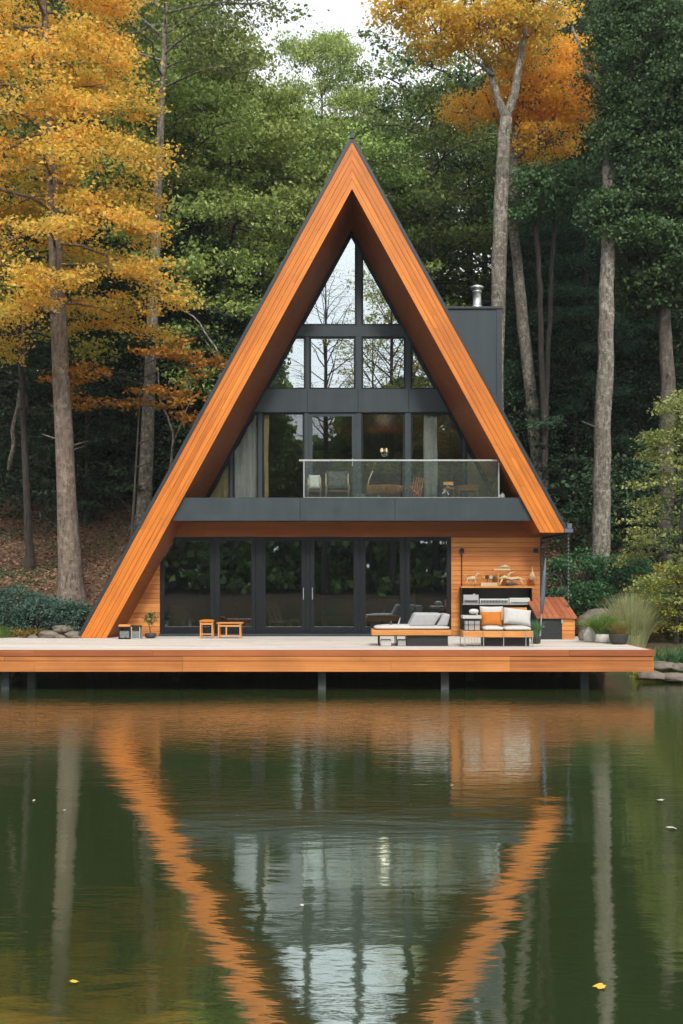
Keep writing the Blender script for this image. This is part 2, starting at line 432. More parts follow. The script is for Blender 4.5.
def ground_z(x, y):
    x = np.asarray(x, float); y = np.asarray(y, float)
    shore = 26.2 - 1.9 * sstep(6.5, 10, x) - .4 * np.sin(x * .35) * sstep(8, 14, np.abs(x))
    t = y - shore
    base = np.where(t < 0, np.maximum(t * .5, -1.4), 0) + .70 * sstep(-.1, 1.0, t)
    hill = .33 * np.clip(y - 27.4, 0, 11) + .26 * np.clip(y - 38.4, 0, 60) + .08 * np.clip(y - 98, 0, 200)
    hill = hill + .05 * np.clip(-x - 8, 0, 12) * sstep(28, 36, y)
    yard = sstep(-6.4, -5.0, x) * (1 - sstep(5.2, 7.0, x)) * (1 - sstep(38.2, 40.5, y))
    hill = hill * (1 - yard)
    und = .14 * np.sin(x * .9 + y * .5) + .1 * np.sin(x * 1.7 - y * 1.1) + .22 * np.sin(x * .31 + y * .23)
    z = base + hill + und * sstep(28.5, 32, y) * (1 - yard)
    # the far shore behind the photographer
    back = sstep(-18, -22, y) if False else 1 - sstep(-23, -19, y)
    return z + back * (1.4 + .9 + .05 * np.clip(-y - 22, 0, 40))

xs = np.concatenate([np.linspace(-220, -30, 25), np.linspace(-29, 29, 146), np.linspace(30, 220, 25)])
ys = np.concatenate([np.linspace(-160, -16, 45), np.linspace(-10, 21, 8), np.linspace(22, 50, 90), np.linspace(51, 260, 60)])
XX, YY = np.meshgrid(xs, ys)
ZZ = ground_z(XX, YY)
vs = np.stack([XX.ravel(), YY.ravel(), ZZ.ravel()], 1); nx = len(xs)
fs = [(j * nx + i, j * nx + i + 1, (j + 1) * nx + i + 1, (j + 1) * nx + i) for j in range(len(ys) - 1) for i in range(nx - 1)]
me = bpy.data.meshes.new('ground'); me.from_pydata(vs.tolist(), [], fs); me.materials.append(M['ground'])
me.polygons.foreach_set('use_smooth', [True] * len(me.polygons))
g = bpy.data.objects.new('ground', me); COL.objects.link(g)
tag(g, 'sloping woodland ground covered with brown fallen leaves', kind='structure')
w = MB(); w.add([(-220, -26, 0), (220, -26, 0), (220, 29, 0), (-220, 29, 0)], [(0, 1, 2, 3)])
tag(w.build('water', M['water']), 'calm dark green pond water with fine ripples in front of the deck', kind='structure')

# ------------------------------------------------------------------ numpy foliage
def quads(c, n, size, aspect, rng, up=None):
    """leaf-shaped quads: centres c, normals n (unit)"""
    k = len(c)
    r = rng.normal(size=(k, 3)); u = np.cross(n, r); u /= np.linalg.norm(u, axis=1)[:, None] + 1e-9
    v = np.cross(n, u)
    s = size * rng.uniform(.6, 1.3, (k, 1))
    a = c - u * s; b_ = c + v * s * aspect; d = c + u * s; e = c - v * s * aspect
    bend = n * s * .25
    return np.stack([a - bend, b_, d - bend, e], 1).reshape(-1, 3)

def mesh_np(name, V, Fq, mat):
    me = bpy.data.meshes.new(name)
    nv, nf = len(V), len(Fq)
    me.vertices.add(nv); me.vertices.foreach_set('co', np.asarray(V, np.float32).ravel())
    me.loops.add(nf * 4); me.loops.foreach_set('vertex_index', np.asarray(Fq, np.int32).ravel())
    me.polygons.add(nf); me.polygons.foreach_set('loop_start', np.arange(0, nf * 4, 4, dtype=np.int32))
    try: me.polygons.foreach_set('loop_total', np.full(nf, 4, np.int32))
    except Exception: pass
    me.update(calc_edges=True); me.materials.append(mat)
    return me

def leafmesh(name, V, mat):
    n = len(V) // 4
    return mesh_np(name, V, np.arange(n * 4).reshape(n, 4), mat)

def spray(c, k, rad, flat, size, aspect, rng, upb=.9):
    p = rng.normal(size=(k, 3)) * np.array([rad, rad, rad * flat]) * .55 + c
    n = rng.normal(size=(k, 3)) * .75 + np.array([0, 0, upb]); n /= np.linalg.norm(n, axis=1)[:, None]
    return quads(p, n, size, aspect, rng)

def make_tree(seed, height, h0, R, nb=34, nsec=6, nspray=3, nleaf=22, leaf=.085, aspect=.62, flat=.32, spr=.6, trunk_r=.25,
              lean=(0, 0), curve=.0, rise=.5, droop=.25, shape='round', asym=(0, 0), fork=False, upb=.9, topr=.12, keep=None):
    """returns (trunk MB, crown vertex array) about the tree's base; limbs belong to the trunk mesh"""
    rng = np.random.default_rng(seed)
    T = MB(); L = []
    n = 12
    def tp(t):
        return np.array([lean[0] * t + curve * math.sin(t * 5 + seed) * t, lean[1] * t + curve * math.cos(t * 4 + seed) * t, height * t])
    ts = [0, .015, .04, .09] + [i / n for i in range(2, n + 1)]
    pts = [tp(t) for t in ts]
    rad = [trunk_r * 1.75, trunk_r * 1.4, trunk_r * 1.15, trunk_r * 1.03] + [trunk_r * (1 - (1 - topr) * (i / n) ** 1.3) for i in range(2, n + 1)]
    T.tube([tuple(p - np.array([0, 0, .4]) if i == 0 else p) for i, p in enumerate(pts)], rad, 14, True, .06)
    for q_ in range(4):
        t_ = rng.uniform(.22, max(.3, h0 / height * .9)); a_ = rng.uniform(0, 6.28); p_ = tp(t_); rr_ = trunk_r * (1 - .8 * t_ ** 1.3)
        dv_ = np.array([math.cos(a_), math.sin(a_), .35]); T.tube([tuple(p_ + dv_ * rr_ * .6), tuple(p_ + dv_ * (rr_ + rng.uniform(.12, .5)))], [.03, .012], 5)
    ga = rng.uniform(0, 6.28)
    for i in range(nb):
        q = (i + rng.uniform(0, 1)) / nb
        h = h0 + (height * .99 - h0) * q
        if shape == 'round': prof = math.sin(math.pi * (q * .82 + .16)) ** .6
        elif shape == 'cone': prof = (1 - q) ** .75 + .08
        elif shape == 'top': prof = math.sin(math.pi * (q * .9 + .1)) ** .5
        else: prof = 1.0
        ln = R * prof * rng.uniform(.65, 1.12)
        az = ga + i * 2.399 + rng.uniform(-.4, .4)
        dirv = np.array([math.cos(az), math.sin(az), 0])
        ln *= 1 + asym[0] * dirv[0] + asym[1] * dirv[1]
        p0 = tp(h / height)
        rs = rise * (1.3 if shape != 'cone' else 1) * rng.uniform(.5, 1.4) * (.4 + q)
        bp_ = []
        for k in range(6):
            s = k / 5
            z = ln * (rs * s - droop * s * s * 1.6)
            bp_.append(p0 + dirv * ln * s + np.array([rng.normal() * .06 * ln * s, rng.normal() * .06 * ln * s, z]))
        r0 = min(trunk_r * .35, .012 + ln * .011)
        T.tube([tuple(p) for p in bp_], [r0 * (1 - .85 * k / 5) for k in range(6)], 5, False)
        for j in range(nsec):
            s = .28 + .72 * (j + rng.uniform(0, 1)) / nsec
            kk = min(int(s * 5), 4); fr_ = s * 5 - kk
            b0 = bp_[kk] * (1 - fr_) + bp_[min(kk + 1, 5)] * fr_
            sd = rng.choice([-1, 1]) * rng.uniform(.5, 1.2)
            d2 = np.array([math.cos(az + sd), math.sin(az + sd), rng.uniform(-.15, .35)])
            l2 = ln * .42 * (1.15 - s * .6) * rng.uniform(.6, 1.2) + .25
            b1 = b0 + d2 * l2
            T.tube([tuple(b0), tuple((b0 + b1) / 2 + np.array([0, 0, .05 * l2])), tuple(b1)], [r0 * .32, r0 * .22, r0 * .1], 3, False)
            for k in range(nspray):
                u = (k + 1) / nspray
                c = b0 + (b1 - b0) * u + rng.normal(size=3) * np.array([.2, .2, .12]) * spr
                kx = int(nleaf * rng.uniform(.4, 1.5))
                L.append(spray(c, kx, spr * rng.uniform(.7, 1.25), flat, leaf, aspect, rng, upb))
    return T, (np.concatenate(L) if L else np.zeros((0, 3)))

def tree_obj(name, label, cat, loc, T, V, bmat, lmat, group=None, rz=0, scale=1):
    o = thing(name, label, cat, loc, group)
    t = MB(); t.v = T.v; t.f = T.f
    me = bpy.data.meshes.new('trunk'); me.from_pydata(t.v, [], t.f); me.materials.append(bmat)
    me.polygons.foreach_set('use_smooth', [True] * len(me.polygons))
    tr = bpy.data.objects.new('trunk', me); COL.objects.link(tr); tr.parent = o
    if len(V):
        cr = bpy.data.objects.new('crown', leafmesh('crown', V, lmat)); COL.objects.link(cr); cr.parent = o
    o.rotation_euler.z = rz; o.scale = (scale,) * 3
    return o

def copy_tree(src, loc, rz, scale, label, lmat=None, group=None, bmat=None):
    o = src.copy(); COL.objects.link(o); o.location = loc; o.rotation_euler.z = rz
    o.scale = scale if isinstance(scale, tuple) else (scale,) * 3
    o['label'] = label
    if 'group' in o.keys() and group is None: del o['group']
    if group: o['group'] = group
    for ch in src.children:
        c = ch.copy(); COL.objects.link(c); c.parent = o
        mt = lmat if ch.name.startswith('crown') or ch.name.startswith('foliage') else bmat
        if mt is not None:
            c.material_slots[0].link = 'OBJECT'; c.material_slots[0].material = mt
    return o

def at(px, d, dz=0):
    x = PX(px, d); return (x, d, float(ground_z(x, d)) + dz)
# ------------------------------------------------------------------ the A-frame house
YF, YW, YG, YB = 27.0, 28.0, 28.8, 38.2
XC, ZIN, ZOUT, ZSK = .256, 11.77, 12.93, 13.07
ZD = .829
ZR = 3.40      # cut end of the right slope
ZF = 4.244     # balcony floor
ZIG = 11.30    # the soffit drops a little between the gable edge and the glass
def half(z, za=ZIN): return SL * (za - z)
def in_roof(poly, extra=.02, ZIN=11.77):
    # inside the two slopes: x-XC + SL*z <= SL*ZIN ; -(x-XC)+SL*z <= SL*ZIN
    p = clip(poly, 1, SL, SL * ZIN + XC + extra)
    return clip(p, -1, SL, SL * ZIN - XC + extra)
def rect(x0, x1, z0, z1): return [(x0, z0), (x1, z0), (x1, z1), (x0, z1)]

house = thing('lake_house', 'tall A-frame house with orange cedar gable boards and black windows at the water', 'house', (XC, YF, ZD))

def slope_poly(side, za0, za1, zb):
    return [(XC, za1), (XC, za0), (XC + side * SL * (za0 - zb), zb), (XC + side * SL * (za1 - zb), zb)]
for side, zb in ((-1, ZD + .006), (1, ZR)):
    zb2 = zb
    r = MB(); A_ = slope_poly(side, ZIN, ZOUT - .005, zb); B_ = slope_poly(side, ZIG, ZOUT - .005, zb); C_ = B_
    if side < 0: A_, B_, C_ = A_[::-1], B_[::-1], C_[::-1]
    vs_ = [(x, YF, z) for x, z in A_] + [(x, YG, z) for x, z in B_] + [(x, YB + .3, z) for x, z in C_]
    r.add(vs_, [(0, 1, 2, 3), (11, 10, 9, 8)] + [(i + 4 * s_, i + 4 + 4 * s_, (i + 1) % 4 + 4 + 4 * s_, (i + 1) % 4 + 4 * s_) for s_ in (0, 1) for i in range(4)])
    roof = r.build('roof_slope', M['soffit'], house)
    mb = MB(); mb.prism(slope_poly(side, ZOUT + .002, ZSK + .02, zb - (.0 if side < 0 else .04)), YF - .07, YB + .35)
    # standing seams of the metal skin
    for k in range(9):
        y = YF + .6 + k * 1.25
        mb.prism(slope_poly(side, ZSK + .021, ZSK + .075, zb + .02), y, y + .03)
    mb.build('roof_skin', M['slate_d'], roof)
    mb = MB(); nb_ = 5; w_ = (ZOUT - ZIN) / nb_
    for k in range(nb_):
        # boards butt end to end: joints at irregular heights
        za_, zb_k = ZIN + w_ * k + (.0 if k == 0 else .010), ZIN + w_ * (k + 1) - .004
        jr = random.Random(40 + k * 2 + (side > 0)); z_lo = zb; joints = []
        zj = zb + jr.uniform(1.0, 4.0)
        while zj < za_ - 1.2: joints.append(zj); zj += jr.uniform(2.6, 4.4)
        for zj in joints:
            mb.add([], [])
            P_ = [(XC + side * SL * (za_ - z_lo), z_lo), (XC + side * SL * (zb_k - z_lo), z_lo), (XC + side * SL * (zb_k - zj + .004), zj - .004), (XC + side * SL * (za_ - zj + .004), zj - .004)]
            mb.prism(P_, YF - .05, YF - .003); z_lo = zj
        mb.prism([(XC, zb_k), (XC, za_), (XC + side * SL * (za_ - z_lo), z_lo), (XC + side * SL * (zb_k - z_lo), z_lo)], YF - .05, YF - .003)
    mb.build('bargeboard', M['rake_l'] if side < 0 else M['rake_r'], house)
    mb = MB(); mb.prism(slope_poly(side, ZIN + .05, ZOUT - .03, zb + .03), YF - .0025, YF - .0005)
cap = MB(); cap.prism([(XC - .06, ZSK - .08), (XC + .06, ZSK - .08), (XC + .015, ZSK + .07), (XC - .015, ZSK + .07)], YF - .1, YB + .36)
cap.build('ridge_cap', M['slate_d'], house)

# balcony slab and its slate edge
s = MB(); s.prism(in_roof(rect(-6, 6, PZ(519.5, YF), ZF)), YF + .10, YB - .01); slab = s.build('floor_slab', M['blackw'], house)
s = MB()
cuts = [-7, PX(300, YF), PX(395, YF), 7]
for k in range(3):
    s.prism(in_roof(rect(cuts[k] + .006, cuts[k + 1] - .006, PZ(520.5, YF), ZF + .012), .01), YF + .05, YF + .098)
s.build('slab_edge', M['slate'], house)

# ground floor front wall
zt = PZ(537, YW)
xl, xr = PX(160, YW), PX(451, YW)
XE = PX(540, YW)
b = MB(); step = .118; z = ZD + .004
while z < zt - .01:
    z1 = min(z + step - .007, zt - .004)
    b.add([], []); xa0, xa1 = XC - half(z) - .02, XC - half(z1) - .02
    b.prism([(xa0, z), (xl - .003, z), (xl - .003, z1), (xa1, z1)], YW - .012 - random.random() * .006, YW + .05)
    z += step
b.build('side_cladding', M['cladding'], house)
b = MB(); z = ZD + .004
while z < zt - .01:
    z1 = min(z + step - .007, zt - .004)
    b.box(xr + .003, XE, YW - .012 - random.random() * .006, YW + .05, z, z1); z += step
b.build('front_cladding', M['cladding'], house)
b = MB(); b.prism(in_roof(rect(-6, 6, zt + .003, PZ(519.5, YF) - .003)), YW - .03, YW + .04); b.box(4.86, XE, YW - .02, YW + .04, zt + .003, ZR - .004)
b.build('header', M['header'], house)
b = MB(); b.box(XE - .05, XE, YW + .053, YB, ZD - .3, ZR - .006); b.build('side_wall', M['blackw'], house)
b = MB(); b.box(XE + .002, XE + .035, YW - .03, YW + .09, ZD + .004, ZR - .006); b.build('corner_trim', M['blackw'], house)
b = MB(); b.prism([(XC - half(.8), .8), (XE, .8), (XE, ZR - .01), (XC + half(ZR), ZR - .01), (XC, ZIN), (XC - half(.8), .8)][:5], YB, YB + .12)
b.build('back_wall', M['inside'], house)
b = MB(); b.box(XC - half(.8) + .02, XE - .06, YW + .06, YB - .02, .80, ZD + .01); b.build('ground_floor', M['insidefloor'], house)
b = MB(); b.box(-4.2, 4.2, YB - .09, YB - .03, ZF + .002, ZF + 2.4); b.build('panelled_partition', M['header'], house)

def framed(parent, poly, y, wf, mat_f, mat_g, depth=.07, name='window'):
    poly, inn = inset(poly, wf)
    n = len(poly); f = MB()
    for i in range(n):
        f.prism([poly[i], poly[(i + 1) % n], inn[(i + 1) % n], inn[i]], y, y + depth)
    w = f.build(name, mat_f, parent)
    _, g = inset(inn, -.012)
    p = MB(); p.prism(g, y + depth * .45, y + depth * .45 + .008); p.build('pane', mat_g, w)
    return w

# six big dark doors on the deck
doors = [(160.5, 214.2), (216.2, 255.5), (261.5, 305.5), (310.5, 357.5), (361.5, 403.8), (406, 450.5)]
zb0 = ZD + .06
for i, (a, c_) in enumerate(doors):
    x0, x1 = PX(a, YW), PX(c_, YW)
    y = YW - .01 - (.03 if i % 2 else 0)
    gx0, gx1, gz0, gz1 = x0 + .085, x1 - .085, zb0 + .17, zt - .10
    f = MB(); f.box(x0, gx0, y, y + .07, zb0, zt); f.box(gx1, x1, y, y + .07, zb0, zt); f.box(gx0 + .0005, gx1 - .0005, y, y + .068, zb0, gz0); f.box(gx0 + .0005, gx1 - .0005, y, y + .068, gz1, zt)
    f.box(gx0, gx0 + .015, y + .012, y + .05, gz0, gz1); f.box(gx1 - .015, gx1, y + .012, y + .05, gz0, gz1)
    d = f.build('glass_door', M['black'], house)
    p = MB(); p.box(gx0 - .01, gx1 + .01, y + .03, y + .04, gz0 - .01, gz1 + .01); p.build('pane', M['pane_low'], d)
    if i in (2, 3):
        hh = MB(); hx = x0 + .05 if i == 3 else x1 - .05
        hh.tube([(hx, y - .05, 1.75), (hx, y - .05, 2.05)], .012, 6); hh.tube([(hx, y, 1.78), (hx, y - .05, 1.78)], .008, 6); hh.tube([(hx, y, 2.02), (hx, y - .05, 2.02)], .008, 6)
        hh.build('handle', M['steel'], d)
f = MB()
for a, c_ in ((214.3, 216.1), (255.6, 261.4), (305.6, 310.4), (357.6, 361.4), (403.9, 405.9)):
    f.box(PX(a, YW), PX(c_, YW), YW, YW + .06, zb0, zt)
f.build('door_posts', M['black'], house)
f = MB(); f.box(xl, xr, YW - .16, YW + .08, ZD + .006, zb0 - .002); f.build('door_sill', M['slate'], house)

# upper glass wall
gw = MB()
Y1, Y2 = YG - .05, YG + .10
def band(x0, x1, y0, y1, ya=Y1, yb=Y2):
    p = in_roof(rect(PX(x0, YG), PX(x1, YG), PZ(y1, YG), PZ(y0, YG)), .0, ZIG)
    if len(p) > 2: gw.prism(p, ya, yb)
band(150, 560, 389.6, 412.6, Y1 - .03)
band(150, 560, 325.8, 336.8)
for x0, x1, y0, y1 in ((305.6, 309.4, 336.9, 389.5), (355.6, 361.4, 336.9, 389.5), (405.6, 410.4, 336.9, 389.5), (356.6, 361.4, 220, 325.7),
                       (230.4, 232.6, 412.7, 508), (258.4, 262.1, 412.7, 508), (304.4, 308.6, 412.7, 508), (355.9, 361.1, 412.7, 508), (404.9, 410.6, 412.7, 508), (462.4, 465.1, 412.7, 508)):
    band(x0, x1, y0, y1)
wall = gw.build('upper_wall', M['slate'], house)
# seams on the slate band
for px in (307.5, 358, 408.5):
    gw = MB(); gw.box(PX(px, YG) - .008, PX(px, YG) + .008, Y1 - .036, Y1 - .031, PZ(412, YG), PZ(390, YG)); gw.build('seam', M['black'], wall)
wins = [(270, 356.5, 205, 325.7), (361.5, 440, 205, 325.7),
        (200, 305.5, 336.9, 389.5), (309.5, 355.5, 336.9, 389.5), (361.5, 405.5, 336.9, 389.5), (410.5, 500, 336.9, 389.5),
        (150, 230.3, 412.7, 507), (232.7, 258.3, 412.7, 507), (262.2, 304.3, 412.7, 507), (361.2, 404.8, 412.7, 507), (410.7, 462.3, 412.7, 507), (465.2, 560, 412.7, 507)]
for x0, x1, y0, y1 in wins:
    p = in_roof(rect(PX(x0, YG), PX(x1, YG), PZ(y1, YG), PZ(y0, YG)), -.03, ZIG)
    framed(house, p, YG - .02, .045, M['black'], M['pane'] if y0 < 400 else M['pane_mid'])
dr = framed(house, rect(PX(308.7, YG), PX(355.8, YG), PZ(507, YG), PZ(412.7, YG)), YG - .03, .10, M['slate'], M['pane_mid'], name='balcony_door')
hh = MB(); hh.tube([(PX(352.5, YG), YG - .09, 5.2), (PX(352.5, YG), YG - .09, 5.4)], .012, 6); hh.build('handle', M['steel'], dr)
# black edge strip along the slopes
e = MB()
for side in (-1, 1):
    e.prism(slope_poly(side, ZIG - .09, ZIG + .1, ZF + .02), YG - .09, YG - .052)
e.build('edge_strip', M['black'], house)
# loft floor
b = MB(); b.prism(in_roof(rect(-6, 6, PZ(409, YG), PZ(393, YG)), -.01, ZIG), YG + .12, YB - .1); b.build('loft_floor', M['header'], house)

# balustrade
bal = MB()
x0, x1 = PX(304, 27.25), PX(498.5, 27.25); zr = PZ(460.5, 27.25)
r = MB(); r.box(x0 - .12, x1 + .02, 27.2, 27.25, zr - .02, zr + .02); rl = r.build('handrail', M['steel'], house)
for k in range(4):
    a, c_ = x0 + (x1 - x0) * k / 4, x0 + (x1 - x0) * (k + 1) / 4
    r = MB(); r.box(a + .008, c_ - .008, 27.215, 27.235, ZF + .02, zr - .022); r.build('glass_panel', M['rail'], house)
r = MB()
for x in (x0, x1): r.box(x - .012, x + .012, 27.19, 27.26, ZF + .013, zr + .021)
r.box(x0, x1, 27.2, 27.25, ZF + .0125, ZF + .035); r.build('balustrade_posts', M['steel'], house)
r = MB(); r.box(x1 - .005, x1 + .005, 27.27, YG - .2, ZF + .02, zr - .022); r.build('glass_panel', M['rail'], house)

# flue box and chimney
b = MB(); b.prism([(1.79, 9.59), (4.32, 9.59), (4.32, 4.98)], 30, 31.7); fb = b.build('flue_box', M['slate'], house)
b = MB(); b.box(4.20, 4.345, 29.975, 31.72, 5.0, 9.57); b.build('corner_trim', M['slate_d'], fb)
b = MB(); b.box(1.7, 4.37, 29.95, 31.75, 9.592, 9.65); b.build('coping', M['slate_d'], fb)
cx = PX(477, 30.8); zc = PZ(308, 30.8)
b = MB(); b.lathe(cx, 30.8, [(.15, 9.64), (.15, zc + .05), (.118, zc + .07), (.118, zc + .42), (.14, zc + .43), (.14, zc + .46), (.10, zc + .47), (.10, zc + .52), (.18, zc + .53), (.18, zc + .59), (.05, zc + .64)], 20)
b.build('chimney', M['steel'], house, True)

# gutter outlet at the cut end of the roof, and the rain chain that hangs from it
b = MB(); b.box(5.42, 5.62, 26.86, 27.3, ZR + .0, ZR + .09); b.box(5.49, 5.60, 26.9, 27.0, ZR + .1, ZR + .22); b.build('gutter_outlet', M['blueg'], house)
ch = MB(); zz = ZR - .03; k = 0
while zz > ZD + .05:
    ch.lathe(5.53, 26.98, [(.008, zz), (.028, zz - .035), (.02, zz - .06), (.006, zz - .085)], 8); zz -= .09
tag(ch.build('rain_chain', M['concrete'], smooth=True, loc=(5.53, 26.98, ZD)), 'thin grey rain chain hanging from the cut lower end of the right roof slope', 'rain chain')

# wall lamps
for px, lab, low in ((461.5, 'small black wall lamp at the top of the thin cable beside the glass doors', True), (535.3, 'small black wall lamp on cedar boards near the right corner of the house', False)):
    x = PX(px, YW); z = PZ(551, YW)
    t = thing('wall_lamp', lab, 'wall lamp', (x, YW - .02, z))
    b = MB(); b.box(x - .05, x + .05, YW - .13, YW - .02, z - .05, z + .05); b.box(x - .03, x + .03, YW - .12, YW - .03, z + .05, z + .07); b.build('lamp_body', M['black'], t, bevel=.008)
    b = MB(); b.lathe(x, YW - .075, [(.03, z - .06), (.03, z - .05)], 12); b.build('lens', M['white'], t)
    if low:
        b = MB(); b.tube([(x, YW - .04, z - .05), (x, YW - .04, 1.2)], .012, 6); b.build('cable', M['black'], t)

# curtains behind the upper glass
def curtain(name, lab, px0, px1, mat, amp=.03, wl=.16):
    x0, x1 = PX(px0, YG), PX(px1, YG); n = int((x1 - x0) / .02)
    cx_ = (x0 + x1) / 2
    vs = []; fs = []; m_ = 10
    for i in range(n + 1):
        x = x0 + (x1 - x0) * i / n
        top = min(PZ(414, YG), ZIG - abs(x - XC) / SL - .16)
        for k in range(m_ + 1):
            s_ = k / m_
            z = ZF + .03 + (top - ZF - .03) * s_
            a = amp * (1 - .4 * s_) * (math.sin(6.283 * x / wl) + .4 * math.sin(6.283 * x / wl * .43 + 2 + s_ * .8))
            vs.append((x + .01 * math.sin(z * 3 + i * .3), YG + .10 + a, z))
    for i in range(n):
        for k in range(m_): fs.append((i * (m_ + 1) + k, (i + 1) * (m_ + 1) + k, (i + 1) * (m_ + 1) + k + 1, i * (m_ + 1) + k + 1))
    c = MB(); c.add(vs, fs); o = c.build('curtain', mat, None, True, loc=(cx_, YG + .28, ZF))
    so = o.modifiers.new('cloth', 'SOLIDIFY'); so.thickness = .006
    tag(o, lab, 'curtain')
curtain('c', 'pale grey curtain in tall folds at the left end of the balcony windows', 233, 258, M['curtain'])
curtain('c', 'straw yellow curtain in the lowest left corner of the upper glazing', 200, 229, M['ycurtain'], .02, .2)
curtain('c', 'narrow pale grey curtain hanging behind the right half of the balcony glass', 424, 437.5, M['curtain'])
curtain('c', 'straw yellow curtain in the right corner of the upper glazing', 466, 500, M['ycurtain'], .02, .2)
curtain('c', 'slim yellow curtain edge just right of the tall grey curtain', 264, 268.5, M['ycurtain'], .02, .1)

# pendant lamp inside the upper room
x = PX(383.5, 33); z = PZ(449, 33)
t = thing('pendant_lamp', 'small lit brass pendant lamp glowing inside the upper room', 'pendant lamp', (x, 33, z))
me_, nt_, b_ = new_mat('warm_bulb'); b_.inputs['Emission Color'].default_value = (1, .62, .25, 1); b_.inputs['Emission Strength'].default_value = .8
b = MB(); b.lathe(x - .05, 33, [(.01, z - .09), (.045, z - .05), (.045, z), (.01, z + .03)], 12); b.build('bulb', me_, t, True)
b = MB(); b.lathe(x + .09, 33, [(.01, z - .09), (.03, z - .05), (.03, z), (.01, z + .03)], 12); b.build('bulb', me_, t, True)
b = MB(); b.tube([(x - .05, 33, z + .03), (x - .05, 33, z + 1.2)], .005, 5); b.build('cord', M['black'], t); b = MB(); b.tube([(x + .09, 33, z + .03), (x + .09, 33, z + 1.2)], .005, 5); b.build('cord', M['black'], t)

pl = bpy.data.lights.new('pendant_light', 'POINT'); pl.energy = 5; pl.color = (1, .80, .58); pl.shadow_soft_size = .12
po = bpy.data.objects.new('pendant_light', pl); COL.objects.link(po); po.location = (x, 32.6, z - .15)

# ------------------------------------------------------------------ the deck
YD = 22.37; XD0, XD1 = -9.2, 6.27
deck = thing('timber_deck', 'long low timber deck with orange edge boards standing over the water', 'deck', (0, 24.7, ZD))
b = MB(); y = YD + .02; rr = random.Random(3)
while y < YW - .2:
    x = XD0 if y < 27.6 else XC - half(ZD) + .1
    xe = XD1 if y < 27.9 else XE + .1
    while x < xe - .05:
        L_ = rr.choice([2.4, 3.0, 3.6, 4.2]); x2 = min(x + L_, xe)
        if xe - x2 < .5: x2 = xe
        b.box(x + .002, x2 - .002, y, y + .134, ZD - .032, ZD + rr.uniform(-.002, .002)); x = x2
    y += .140
b.build('decking', M['deck'], deck)
def edge(y0, z0, z1, mat, seed, xo, side):
    f1 = MB(); jr = random.Random(seed); x = XD0; 
    while x < XD1 + xo - .05:
        x2 = x + jr.choice([2.4, 3.0, 3.6, 4.2])
        if XD1 + xo - x2 < .8: x2 = XD1 + xo
        f1.box(x, x2 - (.004 if x2 < XD1 else 0), y0 + jr.uniform(-.003, .003), YD + .012, z0, z1); x = x2
    f1.box(XD1 + .012, XD1 + side, YD + .0125, 27.9, z0, z1)
    return f1.build('edge_board', M[mat], deck)
edge(YD - .045, .712, ZD + .004, 'deck_edge_dark', 1, .03, .06)
edge(YD - .030, .615, .700, 'deck_edge', 2, .01, .04)
edge(YD - .036, .395, .604, 'deck_edge', 3, .01, .045)
f1 = MB()
for y in (22.6, 24.2, 25.8, 27.2): f1.box(XD0 + .1, XD1 - .1, y, y + .08, .55, ZD - .04)
f1.build('joists', M['blackw'], deck)
for px, y in ((5, 22.75), (31, 23.0), (322, 22.7), (445, 22.7), (470, 24.6), (585, 23.0), (175, 24.6), (560, 25.6), (90, 25.2)):
    x = PX(px, y); f1 = MB(); f1.box(x - .08, x + .08, y, y + .16, -.9, .545); f1.build('post', M['concrete'], deck)

# ------------------------------------------------------------------ furniture and small things on the deck
def legs(parent, pts, z0, z1, w, mat):
    for x, y in pts:
        m_ = MB(); m_.box(x - w / 2, x + w / 2, y - w / 2, y + w / 2, z0, z1); m_.build('leg', mat, parent)

# stools by the doors
def X_(px, d): return PX(px, d)
d = 26.7; x0, x1 = X_(199.5, d), X_(213.5, d)
t = thing('stool', 'small square stool with rust orange seat in front of the second glass door', 'stool', ((x0 + x1) / 2, d, ZD))
zt_ = PZ(621, d)
b = MB(); b.pillow(((x0 + x1) / 2, d + .12, zt_ - .01), (x1 - x0) / 2 + .01, .17, .045); b.build('seat', M['orangecloth'], t, True)
legs(t, [(x0 + .03, d - .03), (x1 - .03, d - .03), (x0 + .03, d + .27), (x1 - .03, d + .27)], ZD + .003, zt_ - .03, .03, M['oakwood_z'])
b = MB(); b.box(x0 + .045, x1 - .045, d - .04, d - .02, ZD + .1, ZD + .125); b.build('stretcher', M['oakwood'], t); b = MB(); b.box(x0 + .045, x1 - .045, d - .04, d - .02, zt_ - .09, zt_ - .05); b.build('stretcher', M['oakwood'], t)
x0, x1 = X_(217.5, d), X_(241.5, d)
t = thing('side_table', 'low wooden side table with open legs right of the orange stool', 'table', ((x0 + x1) / 2, d, ZD))
zt_ = PZ(622.5, d)
b = MB(); b.box(x0 - .02, x1 + .03, d - .05, d + .35, zt_ - .03, zt_); b.build('table_top', M['oakwood'], t, bevel=.005)
legs(t, [(x0 + .03, d - .02), (x1 - .03, d - .02), (x0 + .03, d + .3), (x1 - .03, d + .3)], ZD + .003, zt_ - .031, .032, M['oakwood_z'])
b = MB(); b.box(x0 + .05, x1 - .05, d - .03, d - .01, ZD + .06, ZD + .085); b.box(x0 + .05, x1 - .05, d - .03, d - .01, zt_ - .10, zt_ - .06); b.box((x0 + x1) / 2 - .09, (x0 + x1) / 2 - .06, d - .02, d, ZD + .085, zt_ - .10); b.build('stretcher', M['oakwood'], t)

